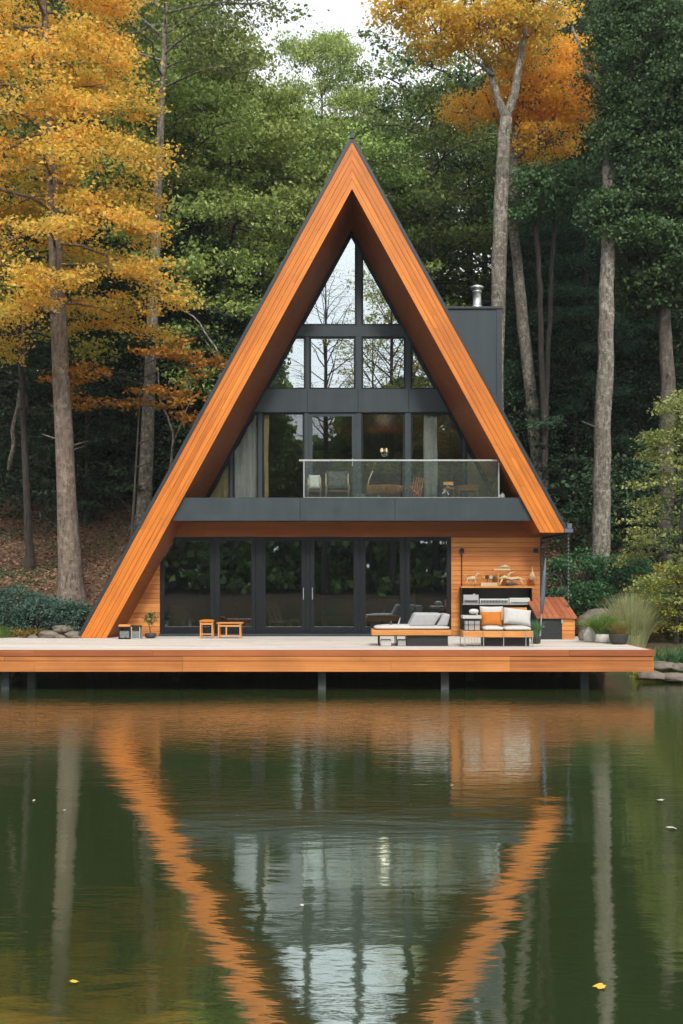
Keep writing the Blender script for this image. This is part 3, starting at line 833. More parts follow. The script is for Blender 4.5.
# lanterns
for k, (px, w_, lab) in enumerate(((125.5, .125, 'squat black lantern with an orange lid beside the foot of the left roof slope'), (136.5, .10, 'slim silver and black lantern standing right of the orange lidded one'))):
    d = 26.6; x = X_(px, d); t = thing('lantern', lab, 'lantern', (x, d, ZD)); h_ = (PZ(624.5, d) - ZD)
    b = MB()
    for sx in (-1, 1):
        for sy in (-1, 1): b.box(x + sx * w_ - .012, x + sx * w_ + .012, d + sy * w_ - .012, d + sy * w_ + .012, ZD + .03, ZD + h_ - .05)
    b.box(x - w_ - .02, x + w_ + .02, d - w_ - .02, d + w_ + .02, ZD + .003, ZD + .03); b.build('frame', M['black'] if k == 0 else M['steel'], t)
    b = MB(); b.box(x - w_ - .02, x + w_ + .02, d - w_ - .02, d + w_ + .02, ZD + h_ - .05, ZD + h_ - (.0 if k == 0 else .025)); b.build('lid', M['oakwood'] if k == 0 else M['black'], t, bevel=.01)
    b = MB(); b.lathe(x, d, [(.05, ZD + .031), (.05, ZD + .17), (.01, ZD + .18)], 12); b.build('candle', M['whitepot'] if k else M['darkpot'], t)
    b = MB()
    for s_ in (-1, 1):
        b.box(x + s_ * w_ - .003, x + s_ * w_ + .003, d - w_ + .013, d + w_ - .013, ZD + .035, ZD + h_ - .055)
        b.box(x - w_ + .013, x + w_ - .013, d + s_ * w_ - .003, d + s_ * w_ + .003, ZD + .035, ZD + h_ - .055)
    b.build('glass', M['pane_low'], t)

# daybed seen from the side
d = 23.9
Xd = lambda p: PX(p, d); Zd = lambda p: PZ(p, d)
t = thing('daybed', 'low wooden daybed with white mattress and raised cushions before the doors', 'daybed', (Xd(410), d, ZD))
b = MB(); b.box(Xd(371.5), Xd(450), d - .3, d + .55, Zd(634.6), Zd(629.4)); b.build('base', M['oakwood'], t, bevel=.006)
b = MB(); b.pillow(((Xd(374) + Xd(449)) / 2, d + .125, Zd(627.4)), (Xd(449) - Xd(374)) / 2, .40, .065, e=.15, n=16); b.build('mattress', M['whitecloth'], t, True)
for poly in ([(408, 626), (433, 626), (441, 613.2), (414.5, 612.8)], [(435, 626), (446.5, 626), (449.5, 614), (442.5, 613.4)]):
    b = MB(); b.prism([(Xd(a), Zd(c_)) for a, c_ in poly], d - .24, d + .5); o = b.build('cushion', M['greycloth'], t, True); bv = o.modifiers.new('bevel', 'BEVEL'); bv.width = .045; bv.segments = 4
b = MB(); b.box(Xd(406.5), Xd(447), d - .22, d + .5, ZD + .003, Zd(634.7)); b.build('plinth', M['blackw'], t)
legs(t, [(Xd(379), d - .2), (Xd(396), d - .2), (Xd(379), d + .45), (Xd(396), d + .45)], ZD + .003, Zd(634.7), .022, M['black'])
for a, c_, mt, lab in ((380.5, 391, 'white', 'white storage box under the left end of the daybed'), (397.5, 405.7, 'greycloth', 'grey storage box under the daybed next to its black plinth')):
    b = MB(); b.box(Xd(a), Xd(c_), d - .15, d + .2, ZD + .003, Zd(639.5)); tag(b.build('storage_box', M[mt], bevel=.012, loc=(Xd(a), d, ZD)), lab, 'box')
t = thing('magazine', 'small curled white magazine lying at the head of the daybed mattress', 'magazine', (Xd(398), d + .1, Zd(625.5)))
b = MB(); b.tube([(Xd(396), d + .0, Zd(625.8)), (Xd(398.5), d + .0, Zd(624)), (Xd(400.3), d, Zd(617.5))], [.03, .022, .006], 6); b.build('cover', M['greycloth'], t, True)
b = MB(); b.lathe(Xd(391), d + .05, [(.03, Zd(626) + .02), (.035, Zd(623.5)), (.015, Zd(621))], 10); tag(b.build('carafe', M['darkpot'], smooth=True, loc=(Xd(391), d + .05, Zd(626) + .02)), 'tiny dark carafe standing on the daybed mattress', 'carafe')

# sofa at the right
d = 23.6
Xd = lambda p: PX(p, d); Zd = lambda p: PZ(p, d)
t = thing('outdoor_sofa', 'outdoor sofa with orange wooden base, thin metal legs and white seat', 'sofa', (Xd(496), d, ZD))
b = MB()
for a, c_ in ((461.5, 481.5), (482, 501.3), (501.8, 531)): b.box(Xd(a), Xd(c_), d - .3, d + .5, Zd(636.6), Zd(630.6))
b.build('base', M['oakwood'], t, bevel=.006)
for a, c_ in ((482, 502), (502.5, 529.5)):
    b = MB(); b.pillow((Xd((a + c_) / 2), d + .06, Zd(628.3)), (Xd(c_) - Xd(a)) / 2, .36, .06, e=.2); b.build('seat_cushion', M['whitecloth'], t, True)
b = MB(); b.box(Xd(483.5), Xd(528.5), d - .1, d + .45, ZD + .003, Zd(636.8)); b.build('plinth', M['blackw'], t)
legs(t, [(Xd(462.5), d - .31), (Xd(481.8), d - .31), (Xd(501.5), d - .31), (Xd(523.5), d - .31), (Xd(530), d - .31), (Xd(462.5), d + .45)], ZD + .003, Zd(630), .014, M['steel'])
b = MB()
for a in range(464, 481, 3): b.tube([(Xd(a), d - .29, Zd(637)), (Xd(a), d - .29, ZD + .02)], .005, 5)
b.box(Xd(462.5), Xd(530), d - .317, d - .303, ZD + .006, ZD + .022); b.build('wire_basket', M['steel'], t)
b = MB(); b.box(Xd(482.5), Xd(530), d + .40, d + .46, Zd(630), Zd(608)); b.build('backrest', M['oakwood'], t)
def cushion(lab, pxa, pxb, pya, pyb, mt, rx, yy, rz=0, tilt=0):
    b = MB(); b.scatter_cushion((Xd(pxb) - Xd(pxa)) / 2, .10, (Zd(pya) - Zd(pyb)) / 2, rx, rz)
    o = b.build('cushion', M[mt], smooth=True); o.location = (Xd((pxa + pxb) / 2), yy, Zd((pya + pyb) / 2)); o.rotation_euler.y = tilt
    tag(o, lab, 'cushion'); return o
cushion('square rust orange cushion leaning on the back of the outdoor sofa', 481.5, 503, 611.5, 627, 'orangecloth', -.3, d + .16)
cushion('cream cushion half hidden behind the orange cushion on the sofa', 481.5, 505, 606.5, 622, 'whitecloth', -.2, d + .28)
cushion('large tilted pale grey pillow at the right end of the outdoor sofa', 504, 532, 608.5, 625.5, 'whitecloth', -.35, d + .08, .1, .12)
b = MB(); b.box(Xd(462.5), Xd(481), d - .1, d + .35, Zd(618.5), Zd(615.5)); 
t = thing('magazine_rack', 'small white topped rack with wire frame standing on the left sofa end', 'rack', (Xd(471), d, Zd(630)))
b.build('top', M['white'], t, bevel=.004)
b = MB()
for a in (463.3, 468, 474, 480.3): b.tube([(Xd(a), d - .09, Zd(618.3)), (Xd(a), d - .09, Zd(630.4))], .006, 5)
b.tube([(Xd(463.3), d - .09, Zd(624)), (Xd(480.3), d - .09, Zd(624))], .005, 5); b.build('frame', M['black'], t)
b = MB(); b.box(Xd(465), Xd(479.5), d - .06, d + .25, Zd(630.2), Zd(621)); tag(b.build('linen_box', M['greycloth'], bevel=.01, loc=(Xd(472), d, Zd(630))), 'grey linen box tucked inside the wire rack on the sofa end', 'box')
b = MB(); b.pillow((Xd(474), d + .05, Zd(611.5)), .10, .08, .055); b.tube([(Xd(477), d + .02, Zd(615.4)), (Xd(477), d + .02, Zd(611))], .02, 8); tag(b.build('desk_lamp', M['white'], smooth=True, loc=(Xd(474), d + .05, Zd(615.4))), 'small white mushroom lamp on top of the wire rack', 'lamp')

# black shelf unit on the wall with its things
d = YW - .48
t = thing('shelf_unit', 'tall black outdoor shelf unit against the cedar wall behind the sofa', 'shelf', (X_(496, d), d, ZD))
xa, xb = X_(462.5, d), X_(531.5, d); zt_ = PZ(587.8, d); zs = PZ(603.6, d)
b = MB(); b.box(xa, xb, YW - .08, YW - .03, ZD + .003, zt_ - .002); b.build('back_panel', M['blackw'], t)
b = MB(); b.box(xa - .03, xb + .03, d - .02, YW - .03, zt_, zt_ + .035); b.build('shelf', M['oakwood'], t)
b = MB(); b.box(xa, xb, d, YW - .082, zs - .03, zs); b.build('shelf', M['steel'], t)
for x in (xa - .022, xb + .002):
    b = MB(); b.box(x, x + .02, d + .02, YW - .03, ZD + .003, zt_ - .002); b.build('side_panel', M['black'], t)
zq = PZ(620, d); b = MB(); b.box(xa, xb, d, YW - .082, zq - .03, zq); b.build('shelf', M['blackw'], t)
def boxat(name, lab, cat, a, c_, y0_, y1_, z0, h_, mt, dd=.2, bev=.008, parts=None):
    o = MB(); o.box(X_(a, d), X_(c_, d), d + .03, d + .03 + dd, z0 + .001, z0 + h_)
    r_ = tag(o.build(name, M[mt], bevel=bev, loc=(X_((a + c_) / 2, d), d, z0)), lab, cat); return r_
px1 = 1 / 38.8
t = thing('radio', 'boxy light grey radio at the left end of the black shelf', 'radio', (X_(471, d), d, zs))
b = MB(); b.box(X_(463.5, d), X_(478.8, d), d + .03, d + .25, zs + .001, zs + 8.5 * px1); b.build('case', M['greycloth'], t, bevel=.012)
b = MB(); b.box(X_(464.5, d), X_(477.8, d), d + .02, d + .029, zs + .03, zs + 3.2 * px1); b.build('grille', M['darkpot'], t)
b = MB(); b.lathe(X_(474.5, d), d + .1, [(.03, zs + 8.6 * px1), (.03, zs + 9.4 * px1)], 10); b.build('knob', M['white'], t)
t = thing('keyboard', 'long white keyboard with dark keys lying mid way along the black shelf', 'keyboard', (X_(494, d), d, zs))
b = MB(); b.box(X_(480, d), X_(508.8, d), d + .01, d + .3, zs + .001, zs + 4.6 * px1); b.build('case', M['white'], t, bevel=.008)
b = MB()
for k in range(18):
    xk = X_(481 + k * 1.5, d); b.box(xk, xk + .024, d - .005, d + .009, zs + .02, zs + 3.2 * px1)
b.build('keys', M['blackw'], t)
t = thing('amplifier', 'flat white amplifier at the right end of the black shelf', 'amplifier', (X_(519, d), d, zs))
b = MB(); b.box(X_(509.5, d), X_(529.8, d), d + .01, d + .3, zs + .001, zs + 5.4 * px1); b.build('case', M['white'], t, bevel=.01)
b = MB(); b.box(X_(511, d), X_(529, d), d, d + .0095, zs + .02, zs + .035); b.build('slot', M['darkpot'], t)
# wooden carvings on the top shelf
def branchy(name, lab, cat, pts_list, mt):
    o = MB()
    for pts, r_ in pts_list:
        o.tube([(X_(a, d), d + .12 + dy, PZ(c_, d)) for a, c_, dy in pts], r_, 7)
    return tag(o.build(name, M[mt], smooth=True, loc=(X_(pts_list[0][0][0][0], d), d + .12, zt_ + .035)), lab, cat)
yt = 586.3
branchy('wooden_deer', 'pale carved wooden deer at the left end of the top shelf', 'carving',
        [([(467, 579, 0), (474, 578, 0), (477, 579, 0)], [.04, .06, .035]), ([(468, 579, -.03), (466.5, yt, -.03)], .012), ([(469.5, 579, .03), (469, yt, .03)], .012), ([(475.5, 580, -.03), (476.5, yt, -.03)], .012), ([(474.5, 580, .03), (474, yt, .03)], .012),
         ([(475.5, 578, 0), (478.5, 573, 0)], [.03, .02]), ([(478, 573.5, 0), (480.5, 574.2, 0)], [.026, .012]), ([(478.3, 572.5, 0), (477, 569.5, .03), (478.5, 568.5, .03)], .006), ([(467.5, 578.5, 0), (465.5, 575.5, 0), (466, 573.5, 0)], [.018, .01, .006])], 'palewood')
t = thing('wooden_crate', 'low open wooden crate of tools on the top shelf', 'crate', (X_(489, d), d + .1, zt_ + .035))
b = MB(); b.box(X_(481, d), X_(497.5, d), d + .02, d + .04, zt_ + .037, zt_ + .13); b.box(X_(481, d), X_(497.5, d), d + .24, d + .26, zt_ + .037, zt_ + .13); b.box(X_(481, d), X_(482, d), d + .041, d + .239, zt_ + .037, zt_ + .13); b.box(X_(496.5, d), X_(497.5, d), d + .041, d + .239, zt_ + .037, zt_ + .13); b.build('sides', M['palewood'], t)
b = MB(); b.box(X_(482.2, d), X_(496.3, d), d + .05, d + .22, zt_ + .037, zt_ + .05); b.build('bottom', M['palewood'], t)
rr = random.Random(5)
for k, (lab, mt) in enumerate((('wooden mallet with dark head sticking up out of the crate', 'oakwood'), ('pair of black pliers standing in the crate left side', 'blackw'), ('pale wooden plane resting across the crate rim', 'palewood'), ('short dark brush standing in the crate right side', 'darkpot'))):
    a = 483.5 + k * 3.8; o = MB()
    o.tube([(X_(a, d), d + .12, zt_ + .06), (X_(a + rr.uniform(-1, 1.5), d), d + .12, zt_ + .25)], .012, 6)
    o.box(X_(a - 1.2, d), X_(a + 1.8, d), d + .08, d + .16, zt_ + .22, zt_ + .22 + rr.uniform(.05, .09))
    tag(o.build(('mallet', 'pliers', 'wood_plane', 'brush')[k], M[mt], bevel=.006, loc=(X_(a, d), d + .12, zt_ + .06)), lab, ('mallet', 'pliers', 'plane', 'brush')[k])
t = thing('wooden_stand', 'small raised wooden stand shaped like a table on the top shelf', 'stand', (X_(505, d), d + .15, zt_ + .035))
b = MB(); b.box(X_(494, d), X_(511, d), d + .06, d + .2, PZ(570.4, d), PZ(568.6, d)); b.build('top', M['palewood'], t)
legs(t, [(X_(499, d), d + .13), (X_(508.5, d), d + .13)], zt_ + .037, PZ(570.5, d), .025, M['oakwood_z'])
branchy('carved_bird', 'dark and pale carved bird on top of the small wooden stand', 'carving',
        [([(501, 567, .03), (506, 566.3, .03), (511, 567.5, .03)], [.02, .045, .02]), ([(506, 567.5, .03), (506, 568.6, .03)], .012)], 'palewood')
branchy('driftwood', 'twisted piece of pale driftwood lying at the right of the top shelf', 'driftwood',
        [([(499, 579, 0), (505, 577, 0), (512, 579, .02), (519, 578, 0), (526, 580, 0)], [.02, .05, .045, .04, .02]), ([(508, 578, 0), (511, 573, 0), (516, 571.5, 0)], [.035, .02, .008]), ([(503, 579, 0), (501, 583, 0), (500, yt, 0)], [.03, .025, .02]), ([(521, 579, 0), (523, 583, 0), (524, yt, 0)], [.03, .025, .02])], 'palewood')
branchy('hand_drill', 'old black and silver hand drill lying below the driftwood', 'drill',
        [([(506, 584.2, -.06), (512, 583.8, -.06), (518, 584.5, -.06)], [.03, .045, .02]), ([(512, 584, -.06), (512.5, 581, -.06)], .012), ([(518, 584.5, -.06), (521.5, 585, -.06)], .008)], 'darkpot')
branchy('dried_flowers', 'small bunch of dried flowers hanging on the cedar wall under the right lamp', 'dried flowers',
        [([(534.5, 566, .2), (534.8, 572, .2), (533.5, 580, .2)], [.005, .02, .07]), ([(535, 571, .2), (537, 580, .2)], [.01, .05]), ([(535, 571, .2), (531.5, 578, .2)], [.01, .04])], 'palewood')

# garden box with sloping lid, right of the wall
t = thing('garden_box', 'black storage box with red sloping boarded lid beside the house corner', 'storage box', (PX(556, 26.6), 26.6, ZD))
xa, xb, xm = PX(537.5, 26.35), PX(575.5, 26.35), PX(562, 26.35)
yb_ = 27.9; xs_ = (5.23 - xa) if xa < 5.23 else 0
lid = MB(); n_ = 7
za, zb_ = PZ(618.5, 26.3), PZ(598.5, yb_)
for k in range(n_):
    a0 = xa - .03 + (xb - xa + .06) * k / n_; a1 = xa - .03 + (xb - xa + .06) * (k + 1) / n_ - .008
    def sx(x, y): return x + (xm - x) * .22 * (y - 26.3) / 2.0 if False else x
    lid.add([(a0, 26.28, za), (a1, 26.28, za), (a1, yb_, zb_), (a0, yb_, zb_), (a0, 26.28, za + .04), (a1, 26.28, za + .04), (a1, yb_, zb_ + .04), (a0, yb_, zb_ + .04)],
            [(0, 3, 2, 1), (4, 5, 6, 7), (0, 1, 5, 4), (1, 2, 6, 5), (2, 3, 7, 6), (3, 0, 4, 7)])
lid.build('lid', M['redwood'], t)
b = MB(); b.prism_x([(26.35, ZD + .003), (yb_ - .02, ZD + .003), (yb_ - .02, zb_ - .02), (26.35, za - .004)], xa, xm - .003); b.build('body', M['blackw'], t)
b = MB(); z = ZD + .004
while z < za - .05:
    b.box(xm, xb - .02, 26.33, 26.36, z, z + .1); z += .107
b.build('front_slats', M['cladding'], t)
b = MB(); b.prism_x([(26.362, ZD + .003), (yb_ - .02, ZD + .003), (yb_ - .02, zb_ - .02), (26.362, za - .006)], xm, xb - .022); b.build('end_panel', M['redwood'], t)
b = MB(); b.box(xa + .12, xa + .16, 26.335, 26.349, 1.12, 1.14); b.box(xm - .02, xm + .02, 26.31, 26.329, za - .12, za - .02); b.build('handle', M['steel'], t)
# rolled parasol and rail behind it
t = thing('rolled_parasol', 'rolled blue-grey parasol leaning in the corner beside the house wall', 'parasol', (PX(540, 26.1), 26.1, ZD))
b = MB(); b.tube([(PX(540, 26.1), 26.1, ZD + .003), (PX(542, 26.1), 26.1, 1.6), (PX(545.5, 26.1), 26.1, 2.72)], .015, 8); b.build('pole', M['steel'], t, True)
b = MB(); b.tube([(PX(541.6, 26.1), 26.1, 1.45), (PX(542.5, 26.1), 26.1, 1.75), (PX(544, 26.1), 26.1, 2.3), (PX(545.6, 26.1), 26.1, 2.76)], [.03, .055, .045, .015], 10); b.build('canopy', M['blueg'], t, True)
t = thing('hose_stand', 'low black metal rail with a looped grey hose on the garden box', 'hose stand', (PX(550, 27.3), 27.3, ZD + .6))
b = MB(); zr2 = PZ(594, 27.96)
b.tube([(PX(541, 28.2) + .1, 27.96, ZD - .1), (PX(541, 28.2) + .1, 27.96, zr2), (PX(560, 28.2), 27.96, zr2), (PX(560, 28.2), 27.96, ZD - .1)], .02, 8); b.tube([(PX(541, 28.2) + .1, 27.96, zr2 - .15), (PX(560, 28.2), 27.96, zr2 - .15)], .014, 8); b.build('frame', M['black'], t, True)
b = MB(); cxh, czh = PX(551.5, 28.2), zr2 + .28
b.tube([(cxh + .2 * math.cos(a / 10), 27.95 + a * .001, czh - .1 + .32 * math.sin(a / 10)) for a in range(-6, 58, 3)], .016, 8); b.build('hose', M['darkpot'], t, True)

# ------------------------------------------------------------------ balcony furniture
d = 28.0
Xb = lambda p: PX(p, d); Zb = lambda p: PZ(p, d)
def arm_chair(name, lab, a, c_, top, cloth):
    t = thing(name, lab, 'chair', (Xb((a + c_) / 2), d, ZF))
    x0, x1 = Xb(a), Xb(c_)
    for x in (x0 + .02, x1 - .02):
        b = MB(); b.tube([(x, d - .32, ZF + .015), (x + .03, d - .28, ZF + .36), (x, d + .3, ZF + .42)], .017, 7); b.build('armrest', M['palewood'], t, True)
        b = MB(); b.tube([(x, d + .35, ZF + .015), (x, d + .22, ZF + .45), (x, d + .42, top - .05)], .017, 7); b.build('leg', M['palewood'], t, True)
    b = MB(); b.box(x0 + .03, x1 - .03, d - .26, d + .24, ZF + .22, ZF + .25); b.build('seat', M['oakwood'], t)
    b = MB(); b.pillow(((x0 + x1) / 2, d - .02, ZF + .30), (x1 - x0) / 2 - .04, .25, .05); b.build('seat_cushion', cloth, t, True)
    b = MB(); b.scatter_cushion((x1 - x0) / 2 - .03, .07, (top - ZF - .3) / 2, -.28); b.v = [(q[0] + (x0 + x1) / 2, q[1] + d + .30, q[2] + (ZF + .34 + top) / 2) for q in b.v]; b.build('backrest', cloth, t, True)
    return t
arm_chair('lounge_chair', 'wooden lounge chair with a white throw at the left end of the balcony', 307, 321, Zb(474), M['whitecloth'])
arm_chair('lounge_chair', 'wide wooden lounge chair with dark back cushion on the balcony', 325, 349, Zb(470), M['darkpot'])
t = thing('basket_chair', 'low round orange wicker tub on the balcony behind the glass', 'basket', (Xb(384), d, ZF))
b = MB(); rx = (Xb(403) - Xb(366)) / 2; b.lathe(Xb(384.5), d, [(rx * .55, ZF + .05), (rx * .93, ZF + .16), (rx, ZF + .36), (rx * .92, ZF + .38), (rx * .86, ZF + .3), (rx * .8, ZF + .26)], 28); b.build('tub', M['tubwood'], t, True)
b = MB(); b.tube([(Xb(367.5), d + .1, ZF + .34), (Xb(369), d + .15, ZF + .55), (Xb(373), d + .2, ZF + .78)], .015, 7); b.build('handle', M['palewood'], t, True)
b = MB(); b.lathe(Xb(384.5), d, [(rx * .5, ZF + .015), (rx * .5, ZF + .05)], 20); b.build('foot', M['blackw'], t)
# slippers beside it
for i, (px, lab) in enumerate(((356.5, 'white mug standing left of its pair on the balcony floor'), (362.5, 'white mug standing close to the orange tub on the balcony'))):
    t = thing('mug', lab, 'mug', (Xb(px), 27.5, ZF + .012))
    b = MB(); xx = PX(px, 27.5); b.lathe(xx, 27.5, [(.035, ZF + .014), (.055, ZF + .09), (.062, ZF + .125), (.05, ZF + .12), (.03, ZF + .03)], 14); b.build('cup', M['white'], t, True)
    b = MB(); sgn = -1 if i == 0 else 1; b.tube([(xx + sgn * .055, 27.5, ZF + .1), (xx + sgn * .09, 27.5, ZF + .08), (xx + sgn * .045, 27.5, ZF + .05)], .008, 6); b.build('handle', M['white'], t, True)
for px, lab in ((497.5, 'white lidded jar beside the end of the balcony glass'), (502.5, 'white lidded jar in the far right corner of the balcony'), (379, 'tiny white dish in front of the orange tub')):
    xx = PX(px, 27.5); b = MB(); q = .6 if px == 379 else 1
    b.lathe(xx, 27.5, [(.05 * q, ZF + .014), (.075 * q, ZF + .06 * q), (.06 * q, ZF + .11 * q), (.03 * q, ZF + .15 * q), (.01, ZF + .17 * q)], 14)
    tag(b.build('jar' if px != 379 else 'dish', M['white'], smooth=True, loc=(xx, 27.5, ZF + .013)), lab, 'jar' if px != 379 else 'dish')
t = thing('folding_chair', 'brown slatted folding chair leaning on the balcony left of the grey curtain', 'chair', (Xb(416), d, ZF))
b = MB()
for k in range(5): b.tube([(Xb(411 + k * 2.2), d + .1, ZF + .03), (Xb(415 + k * 2.4), d + .35, ZF + .62)], .012, 6)
b.build('backrest', M['redwood'], t, True)
b = MB(); b.tube([(Xb(410.5), d + .05, ZF + .015), (Xb(424), d + .3, ZF + .4)], .014, 6); b.tube([(Xb(424), d + .05, ZF + .015), (Xb(410.5), d + .3, ZF + .4)], .014, 6); b.build('leg', M['redwood'], t, True)
t = thing('dining_table', 'small orange wooden table on the balcony by the yellow curtain', 'table', (Xb(466), d, ZF))
b = MB(); b.box(Xb(456), Xb(478), d - .3, d + .3, ZF + .33, ZF + .37); b.box(Xb(457), Xb(477), d - .29, d + .29, ZF + .24, ZF + .329); b.build('table_top', M['oakwood'], t)
legs(t, [(Xb(458), d - .26), (Xb(476), d - .26), (Xb(458), d + .26), (Xb(476), d + .26)], ZF + .015, ZF + .239, .035, M['oakwood_z'])
t = thing('balcony_stool', 'orange wooden stool with back rail left of the balcony table', 'stool', (Xb(449), d, ZF))
b = MB(); b.box(Xb(444), Xb(454), d - .2, d + .2, ZF + .28, ZF + .32); b.build('seat', M['oakwood'], t)
b = MB(); b.box(Xb(444), Xb(454), d + .17, d + .2, ZF + .42, ZF + .5); b.build('backrest', M['oakwood'], t)
legs(t, [(Xb(445), d - .18), (Xb(453), d - .18), (Xb(445), d + .18), (Xb(453), d + .18)], ZF + .015, ZF + .279, .03, M['oakwood_z'])

# ------------------------------------------------------------------ inside the ground floor
d = 30.2
Xi = lambda p: PX(p, d); Zi = lambda p: PZ(p, d); z0 = ZD + .012
t = thing('wooden_chair', 'pale wooden armchair seen through the third glass door', 'chair', (Xi(284), d, z0))
b = MB()
for k in range(3): b.add(*(lambda a: ([(a, d + .1, Zi(622)), (a + .07, d + .1, Zi(622)), (a - .12, d + .35, Zi(601)), (a - .19, d + .35, Zi(601)), (a, d + .13, Zi(622)), (a + .07, d + .13, Zi(622)), (a - .12, d + .38, Zi(601)), (a - .19, d + .38, Zi(601))], [(0, 1, 2, 3), (7, 6, 5, 4), (0, 4, 5, 1), (1, 5, 6, 2), (2, 6, 7, 3), (3, 7, 4, 0)]))(Xi(271 + k * 4.6)))
b.build('backrest', M['palewood'], t)
b = MB(); b.box(Xi(269), Xi(289), d - .3, d + .15, Zi(622.5), Zi(620)); b.build('seat', M['palewood'], t)
legs(t, [(Xi(270), d - .25), (Xi(288), d - .25), (Xi(270), d + .12), (Xi(288), d + .12)], z0 + .002, Zi(622.6), .04, M['palewood'])
t = thing('indoor_stool', 'low pale stool right of the armchair behind the third glass door', 'stool', (Xi(294), d, z0))
b = MB(); b.box(Xi(290), Xi(300), d - .2, d + .2, Zi(621.5), Zi(618.5)); b.build('seat', M['palewood'], t)
legs(t, [(Xi(291), d - .15), (Xi(299), d - .15), (Xi(291), d + .15), (Xi(299), d + .15)], z0 + .002, Zi(621.6), .04, M['palewood'])
t = thing('woven_basket', 'large straw basket on the floor behind the first glass door', 'basket', (Xi(179), d, z0))
b = MB(); b.lathe(Xi(179), d + .1, [(.2, z0 + .002), (.26, z0 + .3), (.27, Zi(607)), (.24, Zi(607)), (.22, z0 + .3)], 20); b.build('body', M['straw'], t, True)
b = MB(); b.lathe(Xi(179), d + .1, [(.275, Zi(607.5)), (.28, Zi(606)), (.24, Zi(606)), (.24, Zi(607.5))], 20); b.build('rim', M['palewood'], t, True)
t = thing('indoor_sofa', 'long beige sofa standing behind the fourth and fifth glass doors', 'sofa', (Xi(365), 31.2, z0))
Xs = lambda p: PX(p, 31.2)
b = MB(); b.box(Xs(325), Xs(400), 31, 31.8, z0 + .12, z0 + .4); b.build('seat', M['sofa'], t, bevel=.05)
b = MB(); b.box(Xs(325), Xs(400), 31.82, 32.05, z0 + .12, z0 + .85); b.build('backrest', M['sofa'], t, bevel=.05)
for a in (321.5, 400.5):
    b = MB(); b.box(Xs(a), Xs(a + 3.5), 31, 32.05, z0 + .1, z0 + .58); b.build('armrest', M['sofa'], t, bevel=.04)
legs(t, [(Xs(324), 31.1), (Xs(402), 31.1), (Xs(324), 31.95), (Xs(402), 31.95)], z0 + .002, z0 + .099, .05, M['blackw'])
t = thing('floor_lamp', 'slender straw coloured floor lamp behind the last glass door', 'floor lamp', (Xi(412), 30.6, z0))
b = MB(); b.lathe(PX(412.5, 30.6), 30.6, [(.085, 1.4), (.085, 2.0), (.08, 2.0), (.08, 1.4)], 16); b.build('lamp_shade', M['straw'], t, True)
b = MB(); b.lathe(PX(412.5, 30.6), 30.6, [(.12, z0 + .002), (.12, z0 + .02), (.012, z0 + .03), (.012, 1.5)], 12); b.build('stem', M['black'], t)
# ------------------------------------------------------------------ hero trees
def hero(name, label, px, d, seed, bmat, lmat, rz=0, group=None, sink=0, **kw):
    T, V = make_tree(seed, **kw)
    return tree_obj(name, label, 'tree', at(px, d, -sink), T, V, M[bmat], M[lmat], group)

# big yellow tree on the left: bare lower trunk at px 72, leaning left
maple = hero('maple_tree', 'tall autumn tree with yellow and orange leaves over the left slope', 72, 29.7, 11, 'bark_brown', 'leaf_yellow',
     height=19, h0=7.9, R=3.3, nb=50, nsec=9, nspray=3, nleaf=46, leaf=.058, aspect=.7, flat=.28, spr=.46, trunk_r=.29, lean=(-1.0, .5), rise=.25, droop=.30, shape='col', asym=(-.12, -.05))
hero('sapling', 'thin understory sapling with rusty orange leaves right of the yellow tree', 128, 31.5, 12, 'bark_dark', 'leaf_rust',
     height=6.9, h0=5.6, R=2.3, nb=9, nsec=5, nspray=2, nleaf=30, leaf=.07, flat=.22, spr=.34, trunk_r=.05, rise=.3, droop=.25, shape='col', lean=(.4, 0))
hero('maple_tree', 'yellow green young maple leaning in behind the big yellow tree', 30, 33.5, 14, 'bark_dark', 'leaf_mixed',
     height=13, h0=6.8, R=2.8, nb=24, nsec=6, nspray=3, nleaf=26, leaf=.075, flat=.25, spr=.45, trunk_r=.11, rise=.4, droop=.3, shape='col', lean=(-.6, 0))
# grey topped trunk
grey = hero('grey_trunk_tree', 'tall tree with a pale grey upper trunk left of the roof', 143, 36.5, 15, 'bark_grey', 'leaf_green',
     height=21, h0=14.5, R=4.2, nb=28, nsec=7, nspray=3, nleaf=24, leaf=.075, flat=.4, spr=.6, trunk_r=.23, lean=(.9, 0), rise=.7, droop=.2, shape='round')

